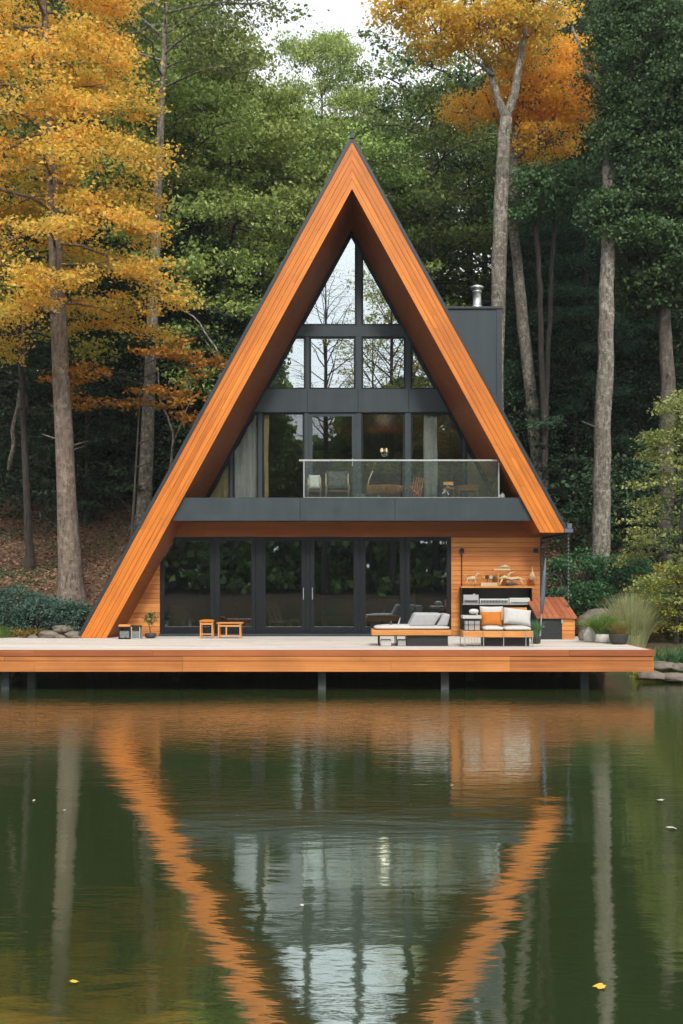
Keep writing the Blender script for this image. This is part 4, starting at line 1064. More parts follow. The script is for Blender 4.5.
# forked tree right of the ridge, yellow-orange top
rng = np.random.default_rng(5)
def forked(name, label, px, d, zf, segs, lmat, seed, tw, crown=None, bmat='bark_grey', lf=.066, mul=1.3):
    """trunk given as polylines of (px, py) at distance d; crown sprays around the limbs"""
    x0, y0, z0_ = at(px, d)
    o = thing(name, label, 'tree', (x0, y0, z0_ - .2))
    T = MB()
    for pts, r0, r1, dy in segs:
        P = [(PX(a, d) - x0, dy * i / max(1, len(pts) - 1), PZ(c_, d) - z0_ + .2) for i, (a, c_) in enumerate(pts)]
        # subdivide with gentle noise
        Q = []
        for i in range(len(P) - 1):
            for s in np.linspace(0, 1, 5)[:-1]:
                Q.append(tuple(np.array(P[i]) * (1 - s) + np.array(P[i + 1]) * s + rng.normal(size=3) * .018))
        Q.append(P[-1]); n = len(Q)
        T.tube(Q, [r0 + (r1 - r0) * i / (n - 1) for i in range(n)], 14, True, .07)
        if r0 > .2:
            for q_ in range(5):
                p_ = np.array(Q[int(rng.integers(2, max(3, n - 2)))]); a_ = rng.uniform(-2.8, -.3) if q_ % 2 else rng.uniform(0, 6.28); dv_ = np.array([math.cos(a_), math.sin(a_), .3])
                T.tube([tuple(p_ + dv_ * .1), tuple(p_ + dv_ * (r0 + rng.uniform(.1, .45)))], [.03, .01], 5)
    me = bpy.data.meshes.new('trunk'); me.from_pydata(T.v, [], T.f); me.materials.append(M[bmat]); me.polygons.foreach_set('use_smooth', [True] * len(me.polygons))
    # crown limbs
    r = np.random.default_rng(seed); L = []; B = MB()
    for (a, c_, rx, rz, cnt) in crown:
        c0 = np.array([PX(a, d) - x0, 0, PZ(c_, d) - z0_ + .2])
        for i in range(cnt):
            u = r.normal(size=3); u /= np.linalg.norm(u); q = r.uniform(.35, 1) ** .6
            p = c0 + u * np.array([rx, rx, rz]) * q
            L.append(spray(p, int(r.uniform(26, 60) * mul), r.uniform(.3, .6), .38, lf, .7, r, .5))
            if i % 3 == 0:
                m_ = (c0 * .6 + p * .4) + np.array([0, 0, -.25 * rz * .3])
                B.tube([tuple(c0 * .9 + np.array([0, 0, -rz * .5]) * .3 + p * .1), tuple(m_), tuple(p)], [.035, .022, .006], 4, False)
    n0 = len(T.v)
    me2 = bpy.data.meshes.new('trunk'); me2.from_pydata(T.v + B.v, [], T.f + [tuple(i + n0 for i in f) for f in B.f]); me2.materials.append(M[bmat]); me2.polygons.foreach_set('use_smooth', [True] * len(me2.polygons))
    bpy.data.meshes.remove(me)
    tr = bpy.data.objects.new('trunk', me2); COL.objects.link(tr); tr.parent = o
    cr = bpy.data.objects.new('crown', leafmesh('crown', np.concatenate(L), M[lmat])); COL.objects.link(cr); cr.parent = o
    return o
forked('forked_tree', 'tall pale barked tree forking into two limbs behind the chimney, yellow leaves above', 496, 36, 0,
       [([(494, 520), (496, 400), (499, 260), (504, 150), (506, 118)], .27, .20, 0),
        ([(506, 122), (499, 98), (492, 72), (481, 40), (478, -10), (470, -60)], .15, .05, .6),
        ([(505, 122), (514, 95), (521, 50), (531, 5), (540, -50)], .16, .05, -.5),
        ([(493, 74), (472, 55), (455, 30)], .06, .02, .5), ([(523, 40), (545, 20), (560, -5)], .05, .02, .3)],
       'leaf_gold', 21, 0, [(470, -15, 2.0, 1.6, 110), (530, -10, 1.6, 1.4, 90), (440, 35, 1.1, .9, 40), (400, 5, 1.0, .6, 34), (500, 30, 1.5, 1.0, 60)])
forked('orange_tree', 'leaning grey trunk behind the forked tree carrying a bright orange crown', 541, 38.5, 0,
       [([(543, 540), (539, 470), (531, 400), (521, 300), (512, 220), (514, 150), (522, 90), (530, 40)], .27, .09, 0),
        ([(514, 160), (545, 130), (575, 95)], .09, .03, -.6), ([(516, 150), (495, 120), (478, 85)], .07, .02, -.4), ([(522, 95), (560, 70), (600, 60)], .06, .02, -.5)],
       'leaf_orange', 22, 0, lf=.06, mul=.8, crown=[(535, 92, 1.8, 1.35, 150), (572, 92, 1.45, 1.25, 120), (515, 100, 1.3, 1.0, 60), (598, 86, .85, .9, 60), (578, 60, .9, .7, 50), (470, 112, .9, .6, 34), (545, 140, 1.3, .8, 60), (540, 30, 1.5, .9, 60)])
forked('slender_tree', 'slender pair of thin trunks rising from one base right of the leaning trunk', 541, 37.4, 0,
       [([(543, 560), (545, 460), (541, 360), (540, 290), (536, 220), (530, 170)], .12, .06, 0), ([(545, 450), (548, 360), (552, 280), (556, 210), (553, 165)], .10, .05, .3)],
       'leaf_dark', 23, 0, [(535, 200, 1.6, .9, 60), (560, 185, 1.4, .8, 50)], 'bark_dark')
# right: oak with bare straight trunk
forked('oak_tree', 'straight grey barked tree with dark green crown beside the right garden', 600, 33, 0,
       [([(599, 590), (600, 560), (602, 480), (605, 380), (607, 290), (609, 220), (611, 120), (613, 20), (614, -80)], .30, .14, 0),
        ([(610, 180), (640, 140), (670, 90)], .09, .03, -1.2), ([(611, 110), (590, 70), (575, 20)], .08, .03, .4), ([(610, 150), (635, 60), (660, -20)], .09, .03, -.8)],
       'leaf_dark', 24, 0, [(650, 60, 1.9, 2.2, 330), (632, 140, 1.05, 1.6, 210), (665, 180, 1.5, 1.2, 190), (690, 100, 1.7, 2.4, 190), (634, 25, 1.15, 1.3, 130), (614, 208, .8, .45, 80), (640, 235, 1.3, .5, 70), (655, -60, 2.2, 1.4, 130)], lf=.056, mul=1.7)
forked('oak_tree', 'dim brown trunk with dark green crown standing at the far right edge', 668, 34, 0,
       [([(664, 620), (666, 480), (668, 380), (664, 300), (662, 200), (668, 60)], .28, .12, 0), ([(663, 260), (680, 200), (700, 150)], .09, .03, -.5)],
       'leaf_dark', 25, 0, [(672, 270, 1.5, 1.2, 200), (700, 160, 1.6, 2, 150), (650, 285, 1.0, .8, 80)], 'bark_dim')
# leaning bare saplings on the left
forked('bare_sapling', 'thin bare curving sapling in the dark wood just left of the roof', 186, 34, 0, [([(236, 640), (232, 400), (214, 345), (190, 312), (150, 290)], .05, .018, .6), ([(225, 372), (205, 340)], .02, .006, 0)], 'leaf_dark', 26, 0, [(160, 296, .6, .3, 5)], 'bark_grey')
forked('bare_sapling', 'thin crooked bare stem in the dark wood near the middle of the left slope', 160, 34.5, 0, [([(172, 545), (170, 470), (173, 430), (160, 400), (156, 370), (140, 340)], .05, .015, .4), ([(172, 450), (190, 400), (192, 360)], .025, .01, 0)], 'leaf_dark', 27, 0, [(140, 340, .5, .3, 6)], 'bark_grey')
forked('bare_sapling', 'thin leaning bare stem at the far left edge of the dark wood', 13, 36, 0, [([(10, 470), (13, 430), (20, 380), (22, 330), (23, 280)], .07, .04, .2)], 'leaf_dark', 28, 0, [(20, 270, 1.0, .5, 22)], 'bark_grey')
# light green young tree at the right edge, with its thin stems
hero('young_tree', 'young light green tree with drooping sprays at the right garden edge', 676, 27.0, 31, 'bark_dark', 'leaf_olive',
     height=6.0, h0=1.3, R=1.25, nb=44, nsec=6, nspray=2, nleaf=22, leaf=.045, flat=.3, spr=.26, trunk_r=.05, lean=(.25, 0), rise=.5, droop=.4, shape='round')
hero('japanese_maple', 'low spreading maple with golden yellow upper leaves beside the grass plume', 684, 27.2, 32, 'bark_dark', 'leaf_mixed',
     height=1.9, h0=.4, R=1.15, nb=20, nsec=5, nspray=2, nleaf=26, leaf=.035, flat=.22, spr=.22, trunk_r=.045, rise=.4, droop=.3, shape='round')

# ------------------------------------------------------------------ kinds of forest tree, built once and copied
def proto(seed, bmat, lmat, label, loc, rz, scale, name='broadleaf_tree', group=None, **kw):
    T, V = make_tree(seed, **kw)
    return tree_obj(name, label, 'tree', loc, T, V, M[bmat], M[lmat], group, rz, scale)
GR = 'trees of the wood behind the house'
pa = proto(101, 'bark_dark', 'leaf_lime', 'layered light green tree rising directly behind the left roof slope', at(232, 43), .3, 1.0, group=GR,
     height=17, h0=4.5, R=4.6, nb=44, nsec=7, nspray=3, nleaf=39, leaf=.085, flat=.22, spr=.62, trunk_r=.2, rise=.35, droop=.25, shape='round', upb=.5)
pb = proto(102, 'bark_dark', 'leaf_green', 'full green tree in the wood behind the top of the roof', at(300, 50), 1.0, .84, group=GR,
     height=19, h0=6, R=4.4, nb=44, nsec=7, nspray=3, nleaf=39, leaf=.09, flat=.38, spr=.68, trunk_r=.22, rise=.55, droop=.2, shape='round', upb=.5)
pc = proto(103, 'bark_dark', 'leaf_green', 'dark green tree just right of the roof peak', at(432, 44), 0, .95, group=GR,
     height=16, h0=3.0, R=4.3, nb=46, nsec=7, nspray=3, nleaf=36, leaf=.085, flat=.3, spr=.6, trunk_r=.2, rise=.4, droop=.3, shape='col', upb=.5)
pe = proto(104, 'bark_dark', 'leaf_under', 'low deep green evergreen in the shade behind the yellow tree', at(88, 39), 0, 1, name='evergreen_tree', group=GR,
     height=9.5, h0=.5, R=3.4, nb=48, nsec=6, nspray=3, nleaf=22, leaf=.07, flat=.22, spr=.5, trunk_r=.12, rise=.15, droop=.3, shape='cone', upb=1.2)
pp = proto(105, 'bark_dark', 'leaf_pine', 'soft blue green pine between the leaning trunk and the oak', at(585, 41), 0, 1, name='pine_tree', group=GR,
     height=14, h0=1.5, R=4.0, nb=52, nsec=6, nspray=3, nleaf=60, leaf=.13, aspect=.13, flat=.4, spr=.42, trunk_r=.18, rise=.25, droop=.25, shape='cone', upb=.2)
def put(src, px, d, rz, sc_, label, lmat=None, dz=0, bmat=None):
    return copy_tree(src, at(px, d, dz), rz, sc_, label, M[lmat] if lmat else None, GR, M[bmat] if bmat else None)
put(pa, 175, 41, 2.1, .93, 'light green layered tree right of the grey topped trunk')
put(pa, 285, 47, 4.0, .92, 'light green tree peeping over the middle of the left roof slope')
put(pa, 158, 52, 1.2, 1.2, 'tall muted green tree in the upper left part of the wood', 'leaf_olive')
put(pa, 385, 55, 5.1, .92, 'lighter green tree above and right of the roof peak')
put(pb, 120, 49, 2.6, 1.25, 'tall green tree whose crown shows behind the grey topped trunk', 'leaf_lime')
put(pb, 190, 60, 3.7, 1.12, 'high tree crown at the top of the wood left of the sky gap', 'leaf_olive')
put(pb, 60, 44, .4, 1.15, 'green tree hidden mostly behind the yellow crown')
put(pb, 5, 50, 1.9, 1.3, 'tall green tree at the far left edge of the wood')
put(pc, 400, 48, 1.5, .88, 'green tree tucked close behind the right side of the roof peak')
put(pc, 470, 47, 2.7, 1.05, 'deep green tree behind the flue box', 'leaf_dark')
put(pc, 485, 56, 4.4, 1.15, 'green tree rising left of the forked trunk', None)
put(pc, 350, 46, 3.5, .85, 'green tree directly behind the roof peak', 'leaf_lime')
put(pc, 540, 52, .9, 1.05, 'green tree behind the orange crown', 'leaf_green')
put(pc, 655, 46, 2.2, 1.25, 'tall dark tree behind the oak crown', 'leaf_dark')
put(pb, 610, 52, 5.3, 1.15, 'green tree showing between the orange crown and the oak', 'leaf_green')
put(pb, 700, 50, .2, 1.3, 'dark tree at the far right edge of the wood', 'leaf_dark')
put(pp, 632, 43, 1.7, .95, 'blue green pine right of the oak trunk')
put(pp, 555, 44, 3.1, .9, 'blue green pine behind the slender pair of trunks')
put(pp, 610, 47, 4.4, 1.1, 'taller pine behind the oak trunk')
put(pp, 512, 42, 5.2, .7, 'small pine right of the flue box, mostly in shade', 'leaf_under')
put(pe, 28, 40.5, 1.1, 1.1, 'deep green evergreen at the left edge above the leaf covered slope')
put(pe, 140, 40, 2.4, 1.0, 'deep green evergreen below the grey topped trunk')
put(pe, 190, 40.5, 3.6, 1.1, 'deep green evergreen close to the left roof slope')
put(pe, 60, 46, 4.7, 1.4, 'taller shaded evergreen behind the bare part of the yellow tree trunk')
put(pe, 165, 47, .7, 1.35, 'taller shaded evergreen between the trunks left of the roof')
put(pe, 110, 43, .7, 1.15, 'shaded evergreen filling the gap between the two left trunks')
put(pe, 230, 42, 5.9, 1.0, 'shaded evergreen just behind the roof on its left side')
put(pe, -5, 45, .7, 1.35, 'shaded evergreen cut by the left edge of the picture')
put(pe, 575, 39, 1.9, .75, 'low shaded evergreen behind the rain chain')
put(pe, 640, 39.5, 3.3, .9, 'low shaded evergreen behind the plume grass and the oak')
put(pe, 690, 39, 5.0, 1.0, 'low shaded evergreen behind the light young tree')
put(pe, 525, 40, 2.2, .8, 'low shaded evergreen behind the right roof end')
# pale tall trees far at the top of the sky gap
put(pb, 322, 78, .3, (1.0, 1.0, 1.37), 'hazy pale green tree standing highest in the sky gap', 'leaf_lime')
put(pb, 362, 84, 2.3, (.95, .95, 1.2), 'hazy pale green tree right of the highest one', 'leaf_lime')
put(pb, 284, 86, 4.3, (.8, .8, 1.15), 'hazy pale green tree at the left border of the sky gap', 'leaf_lime')
put(pa, 378, 74, 1.3, (1.2, 1.2, .80), 'hazy tree low in the sky gap above the right roof slope', 'leaf_lime')
for px, d, rz, s_, lab in ((140, 70, .5, 1.7, 'far tall tree between the yellow crown and the left sky edge'), (90, 68, 2.5, 1.7, 'far tall tree showing above the grey topped trunk'), (178, 80, 4.5, 1.7, 'far tall tree bordering the sky on the left'),
                           (15, 72, 3.5, 1.7, 'far tall tree in the upper left corner'), (640, 68, 1.5, 1.6, 'far tall tree behind the oak crown'), (580, 80, 2.9, 1.1, 'far tree in the small sky gap right of the orange crown'),
                           (700, 74, 1.9, 1.7, 'far tall tree in the upper right corner')):
    put(pb, px, d, rz, (s_ * .8, s_ * .8, s_ * .92), lab)

# the far-off wood that reads as one mass
rng = np.random.default_rng(77)
L = []
for i in range(120):
    y = rng.uniform(58, 96); px = rng.uniform(-420, 1100); x = PX(px, y)
    h_ = rng.uniform(9, 15) * (1 if not 220 < px < 460 else .6); gz = float(ground_z(x, y))
    for k in range(34):
        z = gz + h_ * rng.uniform(.05, 1); q = 3.2 * math.sin(min(1, (z - gz) / h_ * 1.0) * 2.6 + .35)
        a = rng.uniform(0, 6.28)
        L.append(spray(np.array([x + q * math.cos(a), y + q * math.sin(a), z]), 30, 1.1, .4, .2, .7, rng, .4))
o = bpy.data.objects.new('distant_woods', leafmesh('distant_woods', np.concatenate(L), M['leaf_green'])); COL.objects.link(o)
tag(o, 'mass of green woodland closing off the hillside far behind the house', 'woods', kind='stuff')
L = []
for i in range(170):
    y = rng.uniform(36.5, 55); px = rng.uniform(-260, 980)
    if px < 300 and y < 39: y += 3
    if i > 140: y = rng.uniform(33.5, 37); px = rng.uniform(548, 760); x = PX(px, y)
    if abs(x - .2) < 7.2 and y < 41: continue
    gz = float(ground_z(x, y))
    for k in range(22):
        a = rng.uniform(0, 6.28); q = rng.uniform(.2, 1.6)
        L.append(spray(np.array([x + q * math.cos(a), y + q * math.sin(a), gz + rng.uniform(.1, 2.6)]), 20, .5, .45, .085, .6, rng))
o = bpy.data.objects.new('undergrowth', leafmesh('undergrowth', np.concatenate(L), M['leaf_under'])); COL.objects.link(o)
tag(o, 'dark leafy undergrowth between the trunks of the wood', 'undergrowth', kind='stuff')

# the opposite shore behind the photographer: lights the glass and the water
L = []
for i in range(150):
    x = rng.uniform(-75, 75); y = rng.uniform(-42, -29); gz = float(ground_z(x, y))
    h_ = rng.uniform(10.5, 14.5)
    if 1.8 < x < 18: h_ += rng.uniform(1.5, 4.5)
    if -14 < x < -3.4: h_ += rng.uniform(1.5, 4.5)
    for k in range(60):
        z = gz + h_ * rng.uniform(.0, 1) ** .8; q = 3.0 * math.cos((z - gz) / h_ * 1.45) + .3
        a = rng.uniform(0, 6.28)
        L.append(spray(np.array([x + q * math.cos(a), y + q * math.sin(a), z]), 30, 1.0, .5, .34, .8, rng, .1))
for x, y, top, R_ in ((-5.2, -29, 20.5, 1.5), (-9.5, -30, 20, 2.0), (9.5, -29.5, 20.5, 1.8)):
    gz = float(ground_z(x, y))
    for k in range(150):
        z = rng.uniform(gz + 7, top); q = R_ * (1.15 - .8 * (z - gz) / (top - gz)) * rng.uniform(.3, 1); a = rng.uniform(0, 6.28)
        L.append(spray(np.array([x + q * math.cos(a), y + q * math.sin(a), z]), 22, .7, .5, .2, .8, rng, .1))
o = bpy.data.objects.new('opposite_woods', leafmesh('opposite_woods', np.concatenate(L), M['leaf_green'])); COL.objects.link(o)
tag(o, 'dark woodland on the opposite shore mirrored in the window glass', 'woods', kind='stuff')
def bare(seed, x, y, h_, label, leaves=False, R=4.5):
    T, V = make_tree(seed, height=h_, h0=h_ * .3, R=R, nb=42, nsec=11, nspray=1, nleaf=(16 if leaves else 1), leaf=.11, flat=.6, spr=.5, trunk_r=.3, rise=.9, droop=.1, shape='round')
    T.f = T.f
    return tree_obj('bare_tree', label, 'tree', (x, y, float(ground_z(x, y))), T, V, M['bark_dark'], M['leaf_mixed'], 'trees on the opposite shore')
bt = bare(201, -1.2, -27, 24, 'nearly bare tree on the opposite shore mirrored in the upper left windows')
bt2 = bare(202, 5.5, -29, 25, 'sparse tree mirrored in the upper right windows', True)
for x, y, s_, lab, src in ((-9, -30, .78, 'smaller bare tree mirrored in the lower left window row', bt), (9.5, -27.5, .98, 'tall sparse tree mirrored at the right of the upper windows', bt2), (2.5, -31, .85, 'bare tree mirrored beside the central mullion', bt), (3.8, -26.5, .97, 'leafy sparse tree mirrored just right of the central mullion', bt2), (7.5, -32, 1.05, 'second leafy sparse tree mirrored in the upper right windows', bt2), (14, -31, 1.05, 'sparse tree mirrored in the rightmost window', bt2), (-16, -28, .85, 'bare tree mirrored in the leftmost upper window', bt)):
    copy_tree(src, (x, y, float(ground_z(x, y))), x, s_, lab, None, 'trees on the opposite shore')

# ------------------------------------------------------------------ shrubs, grasses, stones
def shrub(name, label, px, d, seed, lmat, hw, hh, n, leaf=.05, k=26, upb=.6, aspect=.5, spr=.2, zoff=0, depth=None):
    r = np.random.default_rng(seed); x, y, z = at(px, d, zoff)
    o = thing(name, label, 'shrub', (x, y, z)); L = []; B = MB()
    dp = depth or hw
    for i in range(n):
        a = r.uniform(0, 6.28); el = r.uniform(.05, 1.5); q = r.uniform(.7, 1)
        p = np.array([hw * q * math.cos(a) * math.cos(el) ** .6, dp * q * math.sin(a) * math.cos(el) ** .6, hh * q * math.sin(el)])
        L.append(spray(p, k, spr, .5, leaf, aspect, r, upb))
        if i % 2 == 0: B.tube([(p[0] * .1, p[1] * .1, -.1), (p[0] * .55, p[1] * .55, p[2] * .5), tuple(p)], [.014, .009, .003], 4, False)
    me = bpy.data.meshes.new('stems'); me.from_pydata(B.v, [], B.f); me.materials.append(M['bark_dark'])
    b = bpy.data.objects.new('stems', me); COL.objects.link(b); b.parent = o
    c_ = bpy.data.objects.new('foliage', leafmesh('foliage', np.concatenate(L), M[lmat])); COL.objects.link(c_); c_.parent = o
    return o
shrub('evergreen_shrub', 'low blue green shrub at the left edge of the shore', 12, 28.6, 1, 'leaf_blue', 1.05, .95, 210, .036)
shrub('evergreen_shrub', 'low blue green shrub in the middle between yellow tree and shore', 42, 28.2, 2, 'leaf_blue', .75, .85, 150, .036)
shrub('evergreen_shrub', 'low blue green shrub touching the foot of the left roof slope', 72, 28.0, 3, 'leaf_blue', .60, .80, 130, .036)
shrub('evergreen_shrub', 'smaller blue green shrub cut by the left picture edge', -14, 27.9, 4, 'leaf_blue', .9, .75, 120, .036)
shrub('groundcover_plant', 'tan and yellow low plant in front of the left shrubs', 36, 27.3, 5, 'leaf_tan', .38, .34, 60, .03, k=20, spr=.1)
shrub('groundcover_plant', 'small orange tan plant between the green tuft and the stones', 20, 27.3, 6, 'leaf_tan', .22, .36, 34, .03, k=18, spr=.1)
for i, (px, d, hw, hh, lab) in enumerate(((575, 31, 1.0, 1.25, 'glossy green rhododendron behind the rain chain'), (608, 31.6, .85, 1.0, 'glossy green rhododendron at the foot of the oak'), (634, 31.0, .9, 1.15, 'glossy green rhododendron right of the oak trunk'),
                                          (592, 29.5, .7, .8, 'lower glossy rhododendron just above the boulder'), (560, 30.0, .6, 1.0, 'glossy rhododendron in the shade under the roof end'))):
    shrub('rhododendron', lab, px, d, 20 + i, 'leaf_rhodo', hw, hh, 95, .06, k=22, aspect=.4, spr=.2, upb=1.0)
for i, (px, d, hw, hh, lm, lab) in enumerate(((672, 25.6, .5, .62, 'leaf_olive', 'rounded yellow green shrub below the golden maple'), (646, 25.6, .32, .42, 'leaf_mixed', 'small olive shrub right of the brown tufted pot'), (684, 25.1, .5, .55, 'leaf_green', 'green shrub cut by the right picture edge'),
                                              (655, 29.3, .8, 1.0, 'leaf_green', 'dark green shrub behind the golden maple'), (690, 27.6, .8, 1.3, 'leaf_olive', 'yellow green shrub under the young light tree'))):
    shrub('garden_shrub', lab, px, d, 40 + i, lm, hw, hh, 110, .035, k=22, spr=.14, upb=.8)

def blades(name, label, cat, x, y, z, seed, mat, n, h_, spread, wid, arch=.5, parent_pot=None, r0=.1):
    r = np.random.default_rng(seed); V = []
    for i in range(n):
        a = r.uniform(0, 6.28); q = r.uniform(0, 1) ** .5; b0 = np.array([x + math.cos(a) * r0 * q, y + math.sin(a) * r0 * q, z])
        hh = h_ * r.uniform(.55, 1.08); out = spread * q * r.uniform(.5, 1.2); aa = a + r.normal() * .4
        dv = np.array([math.cos(aa), math.sin(aa), 0]); side = np.array([-dv[1], dv[0], 0]) * wid
        w3 = r.normal(size=3); side = side * .7 + np.cross(dv, w3 / np.linalg.norm(w3)) * wid * .5
        pts = [b0 + dv * out * s ** 1.7 + np.array([0, 0, hh * (s - arch * s * s * .5 * q)]) for s in (0, .4, .75, 1)]
        for k in range(3):
            w0, w1 = (1 - .3 * k), (1 - .3 * (k + 1)) if k < 2 else .05
            V += [pts[k] - side * w0, pts[k] + side * w0, pts[k + 1] + side * w1, pts[k + 1] - side * w1]
    V = np.array(V) - np.array([x, y, z])
    o = bpy.data.objects.new(name, leafmesh(name, V, M[mat])); COL.objects.link(o)
    if parent_pot is not None:
        o.parent = parent_pot; o.location = Vector((x, y, z)) - wloc(parent_pot)
    else:
        o.location = (x, y, z); tag(o, label, cat)
    return o
x, y, z = at(632, 26.8)
blades('plume_grass', 'large arching clump of pale straw plume grass beside the boulder', 'grass clump', x, y, z - .02, 60, 'leaf_straw', 1900, 1.5, .62, .012, .35, r0=.3)
x, y, z = at(0, 27.2)
blades('grass_tuft', 'bright green grass tuft at the left edge behind the deck', 'grass clump', x, y, z - .02, 61, 'leaf_bright', 700, .52, .3, .007, .4, r0=.22)
for i, (px, d, lab) in enumerate(((655, 24.9, 'green strap leaved iris clump near the right end of the deck'), (672, 24.8, 'green strap leaved iris clump over the shore stones'), (686, 25.2, 'green strap leaved iris clump cut by the right edge'))):
    x, y, z = at(px, d); blades('iris_clump', lab, 'plant', x, y, max(z, .35) - .02, 62 + i, 'leaf_rhodo', 130, .5, .3, .016, .5, r0=.13)
# pots on the deck's right end
def pot(name, label, px, d, prof, mat, plant):
    x = PX(px, d); t = thing(name, label, 'potted plant', (x, d, ZD))
    b = MB(); b.lathe(x, d, [(r_, ZD + .004 + z_) for r_, z_ in prof], 20); b.build('pot', M[mat], t, True)
    plant(t, x, d); return t
pot('potted_hosta', 'white pot with a bright green arching fern on the right of the deck', 605, 24.9, [(.13, 0), (.19, .03), (.21, .14), (.19, .2), (.15, .2), (.14, .16)], 'whitepot',
    lambda t, x, d: blades('fronds', '', '', x - .05, d + .05, ZD + .17, 70, 'leaf_bright', 420, .62, .62, .02, .8, t, r0=.12))
pot('potted_grass', 'dark clay pot with thin brown grass at the right end of the deck', 618.5, 24.4, [(.14, 0), (.18, .03), (.21, .2), (.22, .22), (.19, .22), (.18, .18)], 'darkpot',
    lambda t, x, d: blades('blades', '', '', x, d, ZD + .19, 71, 'leaf_tan', 260, .38, .3, .006, .4, t, r0=.14))
pot('potted_sapling', 'small leafy potted plant left of the first glass door', 150.5, 26.9, [(.08, 0), (.13, .03), (.14, .10), (.12, .12), (.10, .12), (.09, .1)], 'darkpot', lambda t, x, d: (
    (lambda B: (B.tube([(x, d, ZD + .1), (x - .03, d, ZD + .3), (x + .02, d, ZD + .5)], [.012, .009, .005], 6), B.tube([(x - .02, d, ZD + .22), (x + .10, d, ZD + .42)], [.008, .003], 5), B.tube([(x - .03, d, ZD + .28), (x - .10, d, ZD + .45)], [.008, .003], 5), B.build('stems', M['bark_dark'], t)))(MB()),
    (lambda r, o: (COL.objects.link(o), setattr(o, 'parent', t), setattr(o, 'location', (0, 0, 0))))(None, bpy.data.objects.new('leaves', leafmesh('leaves', np.concatenate([spray(np.array([a, 0, c_]), 26, .09, .8, .035, .5, np.random.default_rng(80 + i), .3) for i, (a, c_) in enumerate(((.02, .52), (.1, .44), (-.1, .46), (0, .4), (-.05, .55), (.06, .58)))]), M['leaf_rhodo'])))))
pot('potted_herb', 'leafy green potted plant between the sofa and the garden box', 536, 24.6, [(.07, 0), (.10, .02), (.11, .14), (.12, .16), (.10, .16), (.09, .12)], 'darkpot',
    lambda t, x, d: blades('leaves', '', '', x, d, ZD + .14, 72, 'leaf_rhodo', 120, .48, .2, .018, .5, t, r0=.07))

import mathutils
def rock(name, label, x, y, z, sx, sy, sz, seed, mat='stone', cat='stone', group=None, flat=False):
    r = np.random.default_rng(seed)
    import bmesh
    bm = bmesh.new(); bmesh.ops.create_icosphere(bm, subdivisions=4, radius=1)
    off = Vector(r.uniform(-50, 50, 3))
    planes = [(Vector(r.normal(size=3)).normalized(), r.uniform(.62, .9)) for _ in range(11)]
    for v in bm.verts:
        p = v.co.copy()
        for n_, c_ in planes:
            dd = p.dot(n_) - c_
            if dd > 0: p -= n_ * dd * .85
        p += v.co * (mathutils.noise.fractal(v.co * 1.3 + off, 1.0, 2.0, 5) * .14)
        if p.z < -.45: p.z = -.45
        v.co = Vector((p.x * sx, p.y * sy, p.z * sz))
    me = bpy.data.meshes.new(name); bm.to_mesh(me); bm.free(); me.materials.append(M[mat])
    me.polygons.foreach_set('use_smooth', [True] * len(me.polygons))
    o = bpy.data.objects.new(name, me); COL.objects.link(o); o.location = (x, y, z); o.rotation_euler.z = r.uniform(-.4, .4)
    tag(o, label, cat, group); return o
x, y, z = at(600, 27.9); rock('boulder', 'large rounded tan boulder above the deck end left of the plume grass', x, y, z + .22, .72, .6, .5, 1, cat='boulder')
x = PX(590, 25.4); rock('pale_stone', 'pointed white stone leaning at the right end of the deck', x, 25.4, ZD + .12, .15, .13, .26, 2, 'whitepot')
x = PX(583, 25.9); rock('pale_stone', 'small pale stone behind the pointed white one on the deck', x, 25.9, ZD + .10, .12, .12, .2, 3, 'stone')
for i, (px, d, zz, a, b_, c_, lab) in enumerate(((652, 24.3, .12, .40, .3, .14, 'flat shore stone nearest the deck end in the lower row'), (672, 24.2, .10, .42, .3, .12, 'flat shore stone in the lower row by the right edge'), (643, 24.7, .34, .30, .3, .11, 'flat upper shore stone touching the deck end'),
                                                 (661, 24.6, .32, .36, .3, .12, 'flat upper shore stone below the iris clumps'), (679, 24.6, .30, .34, .3, .12, 'flat upper shore stone at the right edge'), (697, 24.3, .1, .4, .3, .16, 'shore stone just cut off by the right edge'))):
    rock('shore_stone', lab, PX(px, d), d, zz, a, b_, c_, 10 + i, group='stones edging the right shore')
for i, (px, d, dz, a, b_, c_, lab) in enumerate(((50, 27.1, .13, .30, .22, .16, 'rounded grey stone behind the deck left of the slab stone'), (63, 27.5, .26, .32, .25, .12, 'flat grey slab stone behind the left part of the deck'), (74, 27.0, .12, .24, .2, .13, 'tan stone beside the foot of the left roof slope'),
                                                 (33, 27.0, .06, .16, .14, .1, 'small stone beneath the tan plant'), (60, 26.95, .08, .17, .14, .09, 'small brown stone between two larger ones behind the deck'))):
    rock('garden_stone', lab, PX(px, d), d, .75 + dz, a, b_, c_, 30 + i, group='stones behind the left part of the deck')
for i, (px, d) in enumerate(((2, 23.4), (12, 24.6))):
    rock('wet_stone', ('pale wet stone standing in the water under the left end of the deck', 'dark wet stone deep under the left end of the deck')[i], PX(px, d), d, .02, .22, .2, .3, 50 + i)

